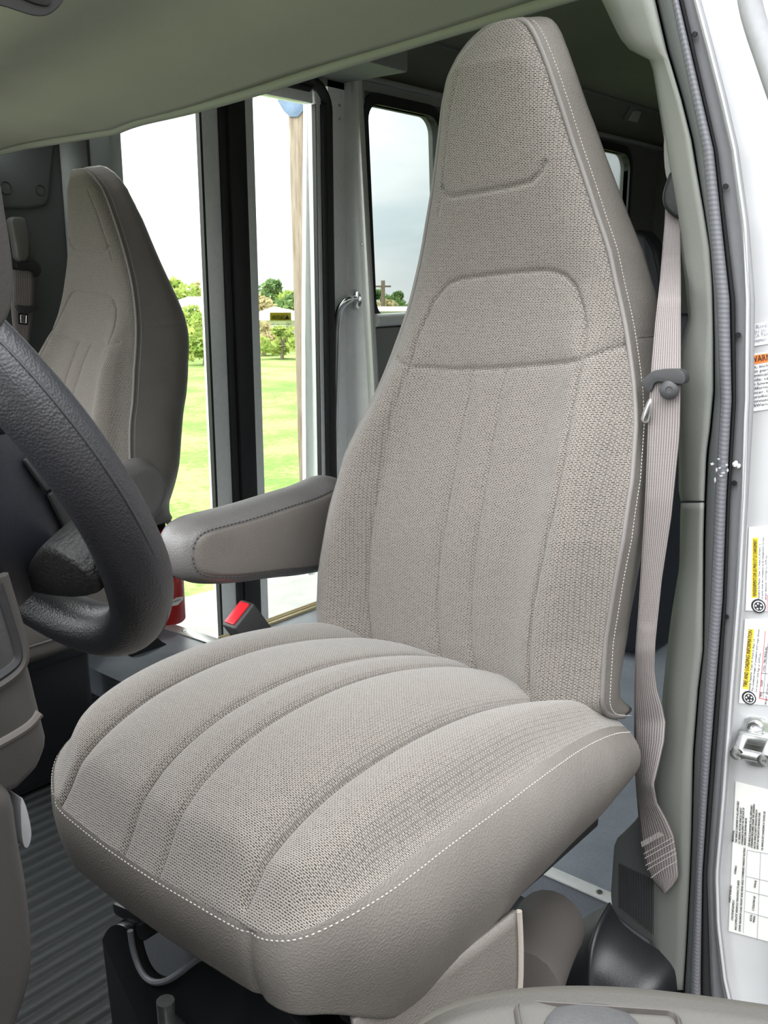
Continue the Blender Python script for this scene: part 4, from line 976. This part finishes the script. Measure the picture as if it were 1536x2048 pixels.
cm = dia.mean(0); rows_ = np.array([[onE(*(cm+(p-cm)*k/6)) for p in dia] for k in range(7)]); mesh('maker_badge', rows_.reshape(-1, 3), gridf(7, 49, True), 'label_cream', fe)
pa, pb = onE(342, 1208, 1.09), onE(362, 1200, 1.09); text('lettering', 'AMEREX', fe, pa, pb-pa, (0, 0, 1), .0085, 'ink', width=float(np.linalg.norm(pb-pa)))
hd = ec+[0, 0, hE+.03]
lat_ = RT
MB().prism([hd-lat_*.02, hd+lat_*.02, hd+lat_*.02+[0, 0, .04], hd-lat_*.02+[0, 0, .04]], np.array([0, .03, 0])).out('valve', 'black_metal', fe, .004)
MB().prism([hd+lat_*k*.001+[0, 0, z] for k, z in ((-25,.038),(20,.050),(52,.022),(58,.004),(50,.000),(18,.034),(-25,.026))], np.array([0, .022, 0])).out('lever', 'flange_grey', fe, .004)

# ================================================================== JAMB LABELS AND STRIKER
XL = XJ-.0012
def lab(name, label, polys, base):
    t = thing(name, label, 'label', onx(*base, XL)); 
    for nm, mt_, pts, dx in polys: MB().prism([onx(u, v, XL-dx) for u, v in pts], (.0006, 0, 0)).out(nm, mt_, t, smooth=False)
    return t
def lh(t, s, a, b_, px, mat='ink', dx=.0012):     # lettering along pixels a -> b, letter height about px
    pa, pb = onx(*a, XL-dx), onx(*b_, XL-dx); ex = pb-pa
    if abs(b_[0]-a[0]) >= abs(b_[1]-a[1]): ey = np.array((0, 0, 1.)); horiz = True
    else: horiz = False; ey = onx(a[0]-10, a[1], XL-dx)-pa
    sc = float(np.linalg.norm(onx(a[0]+1, a[1], XL)-onx(a[0], a[1], XL))) if not horiz else float(np.linalg.norm(onx(a[0], a[1]+1, XL)-onx(a[0], a[1], XL)))
    return text('lettering', s, t, pa, ex, ey, px*sc/.70, mat, width=float(np.linalg.norm(ex)))
l1 = lab('maker_label', 'white door jamb label with grey lettering, topmost of the jamb labels', [('paper', 'label_white', [(1498,650),(1640,626),(1642,670),(1499,694)], 0)], (1499, 692))
lh(l1, 'st River, Inc.', (1498, 660), (1566, 648), 8.5, 'ink_grey'); lh(l1, '110120 P2-20', (1498, 669), (1562, 658), 6, 'ink_grey'); lh(l1, 'TSCA Title VI', (1498, 677), (1548, 668), 6, 'ink_grey'); lh(l1, 'Compliant', (1501, 685), (1534, 680), 6, 'ink_grey')
l2 = lab('warning_label', 'white jamb label with an orange warning band', [('paper', 'label_white', [(1498,709),(1660,686),(1664,800),(1499,824)], 0), ('band', 'label_orange', [(1497,712),(1660,689),(1660,706),(1498,730)], .0006)], (1499, 822))
lh(l2, 'WARNING', (1502, 725), (1566, 716), 12.5, 'ink', .0018)
for i, (s, w) in enumerate((('uct, including', 62), ('vest parts, can', 66), ('chemicals including', 84), ('oxide, carbon', 60), ('are known to', 58), ('California to cause', 80), ('cancer, birth defects', 92), ('reproductive harm', 78), ('information go to', 74), ('P65Warnings.ca', 64))):
    v0 = 736+i*8.55; lh(l2, s, (1498, v0+2), (1498+w, v0+2-w*.135), 5.4)
l3 = lab('tyre_label', 'white jamb label with a yellow heading in French, above the English one', [('paper', 'label_white', [(1498,1054),(1640,1050),(1640,1226),(1491,1221)], 0), ('band', 'label_yellow', [(1505,1076),(1516,1075),(1515,1195),(1503,1196)], .0006), ('red_rule', 'ink_red', [(1534.5,1190),(1535.5,1190),(1534.5,1222),(1533.5,1222)], .0006)], (1492, 1220))
lh(l3, 'RENSEIGNEMENTS SUR LES PNEUS ET LE CHARGEMENT', (1512.5, 1193), (1514, 1079), 7, 'ink', .0018)
lh(l3, 'Nombre De Places: Total 15: Avant 2; Arriere 13', (1519, 1199), (1521, 1088), 3.4); lh(l3, 'Le poids total des occupants et du chargement ne doit', (1525.5, 1199), (1528, 1074), 3.4); lh(l3, 'jamais depasser 1533 Kgs ou 3379 Lbs', (1532.5, 1200), (1534, 1110), 3.4)
l4 = lab('tyre_label', 'white jamb label with a yellow English tire heading, just above the striker', [('paper', 'label_white', [(1490,1238),(1640,1240),(1640,1420),(1478,1406)], 0), ('band', 'label_yellow', [(1497,1258),(1508,1259),(1497,1379),(1485.5,1377)], .0006), ('red_rule', 'ink_red', [(1530,1262),(1531.2,1262),(1519,1397),(1517.8,1397)], .0006), ('red_rule', 'ink_red', [(1518,1396),(1560,1404),(1560,1405.4),(1518,1397.4)], .0006), ('table_rule', 'ink', [(1536,1282),(1536.6,1282),(1526,1398),(1525.4,1398)], .0006), ('table_rule', 'ink', [(1519,1384),(1560,1390),(1560,1390.7),(1519,1384.7)], .0006), ('table_rule', 'ink', [(1522,1346),(1560,1351),(1560,1351.7),(1522,1346.7)], .0006)], (1479, 1405))
lh(l4, 'TIRE AND LOADING INFORMATION', (1494, 1375), (1505, 1261), 8, 'ink', .0018)
lh(l4, 'Seating Capacity: Total 15; Front 2; Rear 13', (1500, 1383), (1510, 1279), 3.4); lh(l4, 'The combined weight of occupants and Cargo should', (1506, 1384), (1519, 1259), 3.4); lh(l4, 'not exceed 1533 Kgs or 3379 Lbs', (1513.5, 1385), (1522, 1306), 3.4)
lh(l4, 'COLD TIRE PRESSURE', (1529, 1344), (1534.5, 1294), 4); lh(l4, 'SIZE', (1525, 1374), (1526.5, 1360), 4); lh(l4, 'TIRE', (1523, 1396), (1524, 1386), 4); lh(l4, 'FRONT: LT225/75R16E', (1533, 1410), (1540, 1358), 4)
for l_, (u, v) in ((l3, (1517, 1212)), (l4, (1498, 1395.5))):
    c = onx(u, v, XL-.001); r0 = .0088
    MB().lathe([(r0, 0), (r0, .0004), (.0001, .0004)], c, (-1, 0, 0), 28).out('tyre_icon', 'ink', l_, smooth=False)
    MB().lathe([(r0*.78, 0), (r0*.78, .0003), (.0001, .0003)], c+[-.0005, -.0006, 0], (-1, 0, 0), 28).out('tyre_icon_ring', 'label_white', l_, smooth=False)
    MB().lathe([(r0*.64, 0), (r0*.64, .0003), (.0001, .0003)], c+[-.0009, -.0006, 0], (-1, 0, 0), 28).out('tyre_icon_hub', 'ink', l_, smooth=False)
    b = MB()
    for k in range(5):
        a = 2*math.pi*k/5; b.lathe([(r0*.13, 0), (r0*.13, .0002), (.0001, .0002)], c+[-.0013, -.0006+r0*.38*math.cos(a), r0*.38*math.sin(a)], (-1, 0, 0), 10)
    b.out('tyre_icon_holes', 'label_white', l_, smooth=False)
rl = [('paper', 'label_cream', [(1471,1563),(1600,1596),(1600,1900),(1457,1862)], 0)]
for (u0, v0, u1, v1) in ((1494,1700,1486,1866),(1521,1704,1514,1880),(1494,1700,1560,1712),(1491,1752,1560,1768),(1490,1781,1560,1798),(1488,1822,1560,1842)):
    rl.append(('table_rule', 'ink_grey', [(u0, v0), (u0+.7, v0+.5), (u1+.7, v1+.5), (u1, v1)] if abs(v1-v0) > abs(u1-u0) else [(u0, v0), (u1, v1), (u1, v1+.7), (u0, v0+.7)], .0006))
l5 = lab('certification_label', 'cream jamb label full of small print, below the striker', rl, (1458, 1860))
for s, a, b_ in (('THIS VEHICLE CONFORMS TO ALL APPLICABLE', (1474,1686),(1478,1603)), ('U.S. FEDERAL MOTOR VEHICLE SAFETY', (1480,1688),(1484,1616)), ('STANDARDS IN EFFECT ON THE DATE OF', (1486,1690),(1489,1616)), ('MANUFACTURE SHOWN ABOVE.', (1491.5,1691),(1494,1636)), ('THIS VEHICLE CONFORMS TO ALL APPLICABLE', (1500,1694),(1505,1611)), ('STANDARDS PRESCRIBED UNDER THE CANADIAN', (1505,1696),(1510,1609)), ('MOTOR VEHICLE SAFETY REGULATIONS IN', (1511,1698),(1515,1620)), ('EFFECT ON THE DATE OF MANUFACTURE.', (1517,1699),(1521,1625)), ('US VEHICLE EST CONFORMS A TOUTES LES', (1526,1701),(1531,1623)), ('BILINGUAL', (1467,1684),(1469,1661)), ('FOREST RIVER INC.', (1461,1806),(1464,1770)), ('1FDFE4FS0MDC', (1466,1842),(1469,1800)), ('INCOMPLETE VEHICLE MANUFACTURER', (1473,1861),(1479,1761)), ('GVWR MAXIMUM LOAD FRONT AND REAR AXLE COMBINED WEIGHT RATING', (1481,1864),(1491,1696)), ('16X6.0J', (1511,1777),(1513,1762)), ('LT225/75R16E', (1508,1822),(1511,1793)), ('6576', (1503,1843),(1505,1830)), ('4600', (1509,1846),(1511,1833)), ('07/08/21', (1472,1749),(1474,1732))):
    lh(l5, s, a, b_, 3.6)
sk = thing('door_striker', 'zinc plated door striker bolted to the white jamb', 'striker', onx(1505, 1530, XJ))
def xj(u, v, d): return onx(u, v, XJ-d)
MB().prism(smoothc([xj(u, v, .004) for u, v in ((1490,1433),(1533,1439),(1540,1460),(1560,1470),(1560,1492),(1540,1500),(1535,1536),(1500,1532),(1492,1524),(1492,1500),(1474,1492),(1474,1462),(1486,1452))], 1, True), (.004, 0, 0)).out('plate', 'zinc', sk, .001)
MB().prism([xj(u, v, .014) for u, v in ((1475,1463),(1560,1478),(1560,1502),(1476,1486))], (.010, 0, 0)).out('plate_step', 'zinc', sk, .003, 3)
c = xj(1511, 1456, .004); MB().lathe([(.0105, 0), (.0105, .002), (.009, .004), (.005, .0042), (.0045, .003), (.0002, .003)], c, (-1, 0, 0), 26).out('bolt', 'chrome', sk)
for u0, v0, u1, v1 in ((1486,1476,1475,1505),(1541,1490,1530,1518)):
    a, b_ = xj(u0, v0, .012), xj(u1, v1, .045); MB().tube([a, (a+b_)/2, b_], .0062, 14).out('striker_post', 'chrome', sk)
    MB().lathe([(.0085, 0), (.0085, .004), (.004, .005), (.0003, .004)], b_, tuple((b_-a)/np.linalg.norm(b_-a)), 20).out('post_head', 'chrome', sk)
a, b_ = xj(1476, 1505, .043), xj(1533, 1518, .043); MB().tube([a, b_], .0065, 12).out('striker_bar', 'zinc', sk)

# driver door: arm pad with a pull cup, bottom right foreground
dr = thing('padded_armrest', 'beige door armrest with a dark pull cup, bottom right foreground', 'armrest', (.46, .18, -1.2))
zt_ = -.40
def dz(u, v, z=zt_): return onz(u, v, z)
out_ = [(800,2075),(818,2050),(845,2022),(885,2000),(935,1981),(1000,1968),(1070,1961),(1150,1958),(1250,1961),(1350,1971),(1450,1984),(1560,2000),(1700,2024)]
front_ = smoothc([dz(u, v) for u, v in out_], 2)
nearE = np.array([dz(u, v) for u, v in ((1700, 2600), (800, 2600))])
F1 = resample(front_, 60); N1 = resample([nearE[1], nearE[0]], 60)
rows = []
for s_, dz_ in ((0, -.80), (0, -.30), (0, -.06), (-.004, -.014), (.002, -.004), (.03, .0), (.06, .0005), (.075, -.003), (.09, -.006), (.2, -.008), (.6, -.010), (1., -.012)):
    rows.append(F1+(N1-F1)*s_+[0, 0, dz_])
rows.append(N1+[0, 0, -.80])
rows = np.array(rows)
cup = [dz(u, v, zt_-.007) for u, v in ((1032,2012),(1352,2034),(1380,2160),(1060,2160))]
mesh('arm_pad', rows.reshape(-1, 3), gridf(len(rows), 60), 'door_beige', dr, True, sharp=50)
# pull cup as a raised rim with a dark well
cp = np.array(cup); cc = cp.mean(0)
r0 = smoothc(resample(np.vstack([cp, cp[:1]]), 25)[:-1], 2, True); R_rows = []
for k_, dz_ in ((1.05, .0), (1.0, .0032), (.985, .0025), (.97, -.002), (.93, -.004), (.5, -.0045), (.05, -.0045)): R_rows.append(cc+(r0-cc)*k_+[0, 0, dz_+.0015])
R_rows = np.array(R_rows); mesh('pull_cup', R_rows.reshape(-1, 3), gridf(len(R_rows), len(r0), True), 'cup_brown', dr)
MB().lathe([(.030, 0), (.028, .004), (.022, .006), (.0005, .006)], dz(1190, 2085, zt_-.009), (0, 0, 1), 30).out('cup_insert', 'dark_plastic', dr)

# the opened driver door, swung forward beside the dashboard
d2 = thing('door_2', 'opened driver door swung forward, out of the picture', 'door', (-.14, .28, -1.2), kind='structure')
dv_ = np.array([-.72, -.69, 0]); dv_ /= np.linalg.norm(dv_); h0 = np.array([-.16, .30, 0])
dn_ = np.array([dv_[1], -dv_[0], 0])
def dd_(s_, z): return h0+dv_*s_+[0, 0, z]
plate('door_shell', [dd_(0, -1.15), dd_(1.12, -1.15), dd_(1.12, -.1), dd_(.95, .36), dd_(.45, .36), dd_(0, -.25)], [[dd_(.12, -.24), dd_(1.02, -.24), dd_(.90, .28), dd_(.48, .28)]], dn_*-.09, 'dash_grey', d2)
# ================================================================== OUTSIDE
ZG = -2.05
def gz(x, y):
    d = math.hypot(x, y); return ZG-max(0, d-8)*.020
g = []
xs_g = np.concatenate([np.linspace(-70, -12, 14), np.linspace(-10, 14, 25), np.linspace(16, 140, 32)]); ys_g = np.concatenate([np.linspace(-40, -6, 10), np.linspace(-5, 14, 20), np.linspace(16, 140, 32)])
for y in ys_g:
    for x in xs_g: g.append((x, y, gz(x, y)))
o = mesh('ground', g, gridf(len(ys_g), len(xs_g)), 'lawn'); struct(o)
# pavement beside the bus: edge found from the photograph
e1_, e2_ = onz(369, 1203, ZG), onz(612, 1140, ZG); d_ = (e2_-e1_); d_[2] = 0; d_ /= np.linalg.norm(d_)
A_, B_ = e1_-d_*8, e1_+d_*16
nn_ = np.array([d_[1], -d_[0], 0]); nn_ *= np.sign(nn_@(-e1_))
o = MB().prism([A_+[0, 0, .03], B_+[0, 0, .03], B_+nn_*9+[0, 0, .03], A_+nn_*9+[0, 0, .03]], (0, 0, -.10)).out('path', 'concrete', None, smooth=False); struct(o)
o = MB().prism([(-25, .05, ZG+.03), (25, .05, ZG+.03), (25, -14, ZG+.03), (-25, -14, ZG+.03)], (0, 0, -.10)).out('road_added', 'asphalt', None, smooth=False); struct(o)  # unseen dark asphalt, added to cut light bouncing up on the driver side
struct(MB().box((1.0, -2.7, ZG+1.5), (20., .2, 3.0)).out('wall_light_block', 'light_block_wall'))  # unseen wall, added to block low sky light from the driver side
# shelter post with a steel plate at its head
pbase = onz(612, 1098, ZG); dpp = math.hypot(pbase[0], pbase[1])
def onp(u, v):        # on the vertical plane through the post base, facing the bus
    nrm = np.array([FW[0], FW[1], 0]); d = ray(u, v); return d*((pbase@nrm)/(d@nrm))
pt = thing('shelter_post', 'weathered square wooden post seen through the entry door', 'post', pbase)
tl, tr, bl, br_ = onp(573, 100), onp(609, 100), onp(602, 1098), onp(634, 1098)
MB().prism([tl, tr, br_, bl], np.array([FW[0], FW[1], 0])*.16).out('post_shaft', 'weathered_wood', pt, .008)
MB().prism([onp(u, v)-np.array([FW[0], FW[1], 0])*.012 for u, v in ((540,100),(556,203),(568,223),(580,234),(596,234),(606,222),(614,200),(614,100))], np.array([FW[0], FW[1], 0])*.010).out('head_plate', 'blue_steel', pt, .001)

def tree(name, label, cat, u, v_top, dist, w, mat, n=900, leaf=.16, seed=0, group=None, round_=True):
    d = ray(u, 560); d = d/math.hypot(d[0], d[1]); b = d*dist; b[2] = gz(b[0], b[1])
    top = ray(u, v_top); top = top*(dist/math.hypot(top[0], top[1])); h = max(.8, top[2]-b[2])
    t = thing(name, label, cat, b, {'tree': 'trees beyond the field', 'shrub': 'shrubs in front of the houses'}[cat]); rng = np.random.RandomState(seed)
    tr_ = MB(); tr_.tube([b, b+[.04*h, 0, h*.35], b+[.0, .03*h, h*.7]], [.035*h+.02, .025*h+.015, .01*h+.01], 8)
    cl_ = [(rng.uniform(-.36, .36)*w, rng.uniform(-.36, .36)*w, h*rng.uniform(.25, .72)) for _ in range(8)]+[(rng.uniform(-.1, .1)*w, 0, h*.84)]
    for c in cl_[:6]: tr_.tube([b+[0, 0, h*.4], b+np.array(c)*[.6, .6, 1]], [.014*h+.01, .006*h+.005], 6)
    tr_.out('trunk', 'bark', t)
    vs, fs = [], []
    for i in range(n):
        c = np.array(cl_[rng.randint(len(cl_))]); r = min(w*.26, h*.3)*(.62 if c[2] > h*.75 else 1.)
        q = rng.normal(size=3); q /= np.linalg.norm(q); q *= r*rng.uniform(.5, 1.)**.5*np.array([1, 1, .75])
        p = b+c+q; p[2] = max(p[2], b[2]+.05)
        a_ = rng.normal(size=3); a_ /= np.linalg.norm(a_); b2 = np.cross(a_, rng.normal(size=3)); b2 /= np.linalg.norm(b2); s = leaf*rng.uniform(.5, 1.2)
        k = len(vs); vs += [p-a_*s, p+b2*s*.45, p+a_*s, p-b2*s*.45]; fs.append((k, k+1, k+2, k+3))
    mesh('foliage', vs, fs, mat, t, False)
    return t
tree('shrub', 'bright green shrub in front of the pale roof, left door pane', 'shrub', 372, 606, 34, 2.4, 'leaf_bright', 1300, .13, 1)
tree('shrub', 'olive shrub at the right edge of the left door pane', 'shrub', 403, 622, 29.5, 1.6, 'leaf_bright', 900, .12, 2)
tree('shrub', 'tan brushy shrub beside the dark seal, right door pane', 'shrub', 524, 642, 34, 1.4, 'leaf_tan', 800, .12, 3)
tree('shrub', 'green shrub under the caution label', 'shrub', 560, 650, 31.5, 1.6, 'leaf_bright', 900, .12, 4)
tree('tree', 'tall pale green tree behind the roof, left door pane', 'tree', 352, 556, 60, 5.5, 'leaf_bright', 1500, .28, 5)
tree('tree', 'pale tan tree above the roof at the left door pane edge', 'tree', 398, 560, 69, 5.5, 'leaf_tan', 1200, .26, 6)
tree('tree', 'dark green spreading tree seen left of the wooden post', 'tree', 536, 556, 59, 4.6, 'leaf_green', 1700, .24, 7)
tree('tree', 'tan leaved tree low beside the dark seal, right door pane', 'tree', 520, 588, 53.5, 3.2, 'leaf_tan', 1100, .22, 8)
tree('tree', 'bright green tree behind the caution label', 'tree', 566, 580, 65, 4.5, 'leaf_bright', 1300, .22, 9)
tree('tree', 'pale green tree behind the wooden post', 'tree', 600, 572, 72, 5., 'leaf_bright', 1200, .25, 10)
tree('tree', 'green tree at the left edge of the tinted side window', 'tree', 762, 578, 84, 6.5, 'leaf_green', 1400, .3, 11)
tree('tree', 'green tree nearest the driver seat edge in the tinted window', 'tree', 800, 582, 95, 8.0, 'leaf_green', 1500, .3, 12)
tree('tree', 'yellowish low tree line in front of the white building, tinted window', 'tree', 786, 598, 74, 6.0, 'leaf_tan', 1100, .26, 13)
def house(name, label, u0, u1, v_eave, v_ridge, dist, roofm, wallm, hip=.3, depth=7.):
    def at(u, v): d = ray(u, v); return d*(dist/(d[0]*FW[0]+d[1]*FW[1])*math.cos(PT))
    a, b = at(u0, v_eave), at(u1, v_eave); a[2] = b[2] = (a[2]+b[2])/2; zr = at((u0+u1)/2, v_ridge)[2]; zb = gz(a[0], a[1])-.5
    dpv = np.array([FW[0], FW[1], 0]); dpv = dpv/np.linalg.norm(dpv)*depth; t = thing(name, label, 'building', np.array([(a[0]+b[0])/2, (a[1]+b[1])/2, zb]))
    MB().prism([a, b, b*[1, 1, 0]+[0, 0, zb], a*[1, 1, 0]+[0, 0, zb]], dpv).out('wall', wallm, t, smooth=False)
    L = b-a; r0 = a+L*hip+dpv*.5; r1 = b-L*hip+dpv*.5; r0[2] = r1[2] = zr; ov = L/np.linalg.norm(L)*.4
    vs = [a-ov-dpv*.06, b+ov-dpv*.06, b+ov+dpv*1.06, a-ov+dpv*1.06, r0, r1]
    mesh('roof', vs, [(0,1,5,4),(1,2,5),(2,3,4,5),(3,0,4),(3,2,1,0)], roofm, t, False)
house('building', 'pale hip roofed house behind the shrubs, left door pane', 300, 425, 628, 596, 42, 'roof_pale', 'wall_pale', .36)
house('building', 'pale roofed house behind the tan shrub, right door pane', 492, 572, 640, 618, 42, 'roof_pale', 'wall_pale', .45)
house('building', 'long white building low in the tinted side window', 735, 880, 622, 616, 60, 'roof_pale', 'wall_pale', .02)
pp = ray(766, 560); pp = pp/math.hypot(pp[0], pp[1])*68; pz = ray(766, 561); pz = pz*(68/math.hypot(pz[0], pz[1]))
up_ = thing('utility_pole', 'thin distant utility pole above the trees in the tinted window', 'pole', (pp[0], pp[1], gz(pp[0], pp[1])))
MB().tube([(pp[0], pp[1], gz(pp[0], pp[1])), (pp[0], pp[1], pz[2])], .14, 8).out('pole_shaft', 'bark', up_)
MB().box((pp[0], pp[1], pz[2]-.4), (1.6, .12, .12)).out('crossarm', 'bark', up_)

# ================================================================== SKY, LIGHT, CAMERA
w = bpy.data.worlds.new('World'); SC.world = w; w.use_nodes = True; ns = w.node_tree.nodes; ls = w.node_tree.links
tc = ns.new('ShaderNodeTexCoord'); mp = ns.new('ShaderNodeMapping'); mp.inputs['Scale'].default_value = (1.0, 1.0, 3.2); ls.new(tc.outputs['Generated'], mp.inputs[0])
n = ns.new('ShaderNodeTexNoise'); n.inputs['Scale'].default_value = 3.2; n.inputs['Detail'].default_value = 6; n.inputs['Roughness'].default_value = .55; n.inputs['Distortion'].default_value = .4; ls.new(mp.outputs[0], n.inputs['Vector'])
r = ramp(ns, ls, n.outputs[0], [(.34, (.70, .77, .81)), (.5, (.87, .895, .905)), (.64, (1., .99, .97))])
dt = ns.new('ShaderNodeVectorMath'); dt.operation = 'DOT_PRODUCT'; v_ = Vector((-.75, .55, .35)).normalized(); dt.inputs[1].default_value = v_; ls.new(tc.outputs['Generated'], dt.inputs[0])
mr = ns.new('ShaderNodeMapRange'); mr.inputs['From Min'].default_value = -.9; mr.inputs['From Max'].default_value = .9; mr.inputs['To Min'].default_value = .60; mr.inputs['To Max'].default_value = 6.8; ls.new(dt.outputs['Value'], mr.inputs['Value'])
sp = ns.new('ShaderNodeSeparateXYZ'); ls.new(tc.outputs['Generated'], sp.inputs[0])
el = ns.new('ShaderNodeMapRange'); el.inputs['From Min'].default_value = 0.; el.inputs['From Max'].default_value = 1.; el.inputs['To Min'].default_value = .62; el.inputs['To Max'].default_value = 2.1; ls.new(sp.outputs['Z'], el.inputs['Value'])
ml = ns.new('ShaderNodeMath'); ml.operation = 'MULTIPLY'; ls.new(mr.outputs[0], ml.inputs[0]); ls.new(el.outputs[0], ml.inputs[1])
bg = ns['Background']; ls.new(r.outputs[0], bg.inputs[0]); ls.new(ml.outputs[0], bg.inputs[1])
su = bpy.data.lights.new('sun', 'SUN'); su.energy = 2.0; su.angle = math.radians(6); su.color = (1., .96, .88)
so = bpy.data.objects.new('sun', su); COL.objects.link(so); so.rotation_euler = Vector((-.35, -.30, -.9)).to_track_quat('-Z', 'Y').to_euler()

cd = bpy.data.cameras.new('camera'); co = bpy.data.objects.new('camera', cd); COL.objects.link(co)
cd.sensor_fit = 'VERTICAL'; cd.sensor_height = 32.; cd.lens = F/2048*32.; cd.clip_start = .02; cd.clip_end = 500
co.matrix_world = Matrix(((RT[0], UP[0], -FW[0], 0), (RT[1], UP[1], -FW[1], 0), (RT[2], UP[2], -FW[2], 0), (0, 0, 0, 1)))
cd.dof.use_dof = False
SC.camera = co
# everything was measured from the eye: lift the whole place so the cab floor is z = 0
for o in ROOTS: o.location.z += CZ
co.location.z += CZ
vs = SC.view_settings; vs.view_transform = 'Standard'; vs.look = 'None'; vs.exposure = 0.; vs.gamma = 1; vs.use_curve_mapping = False
try: SC.cycles.use_denoising = True
except Exception: pass
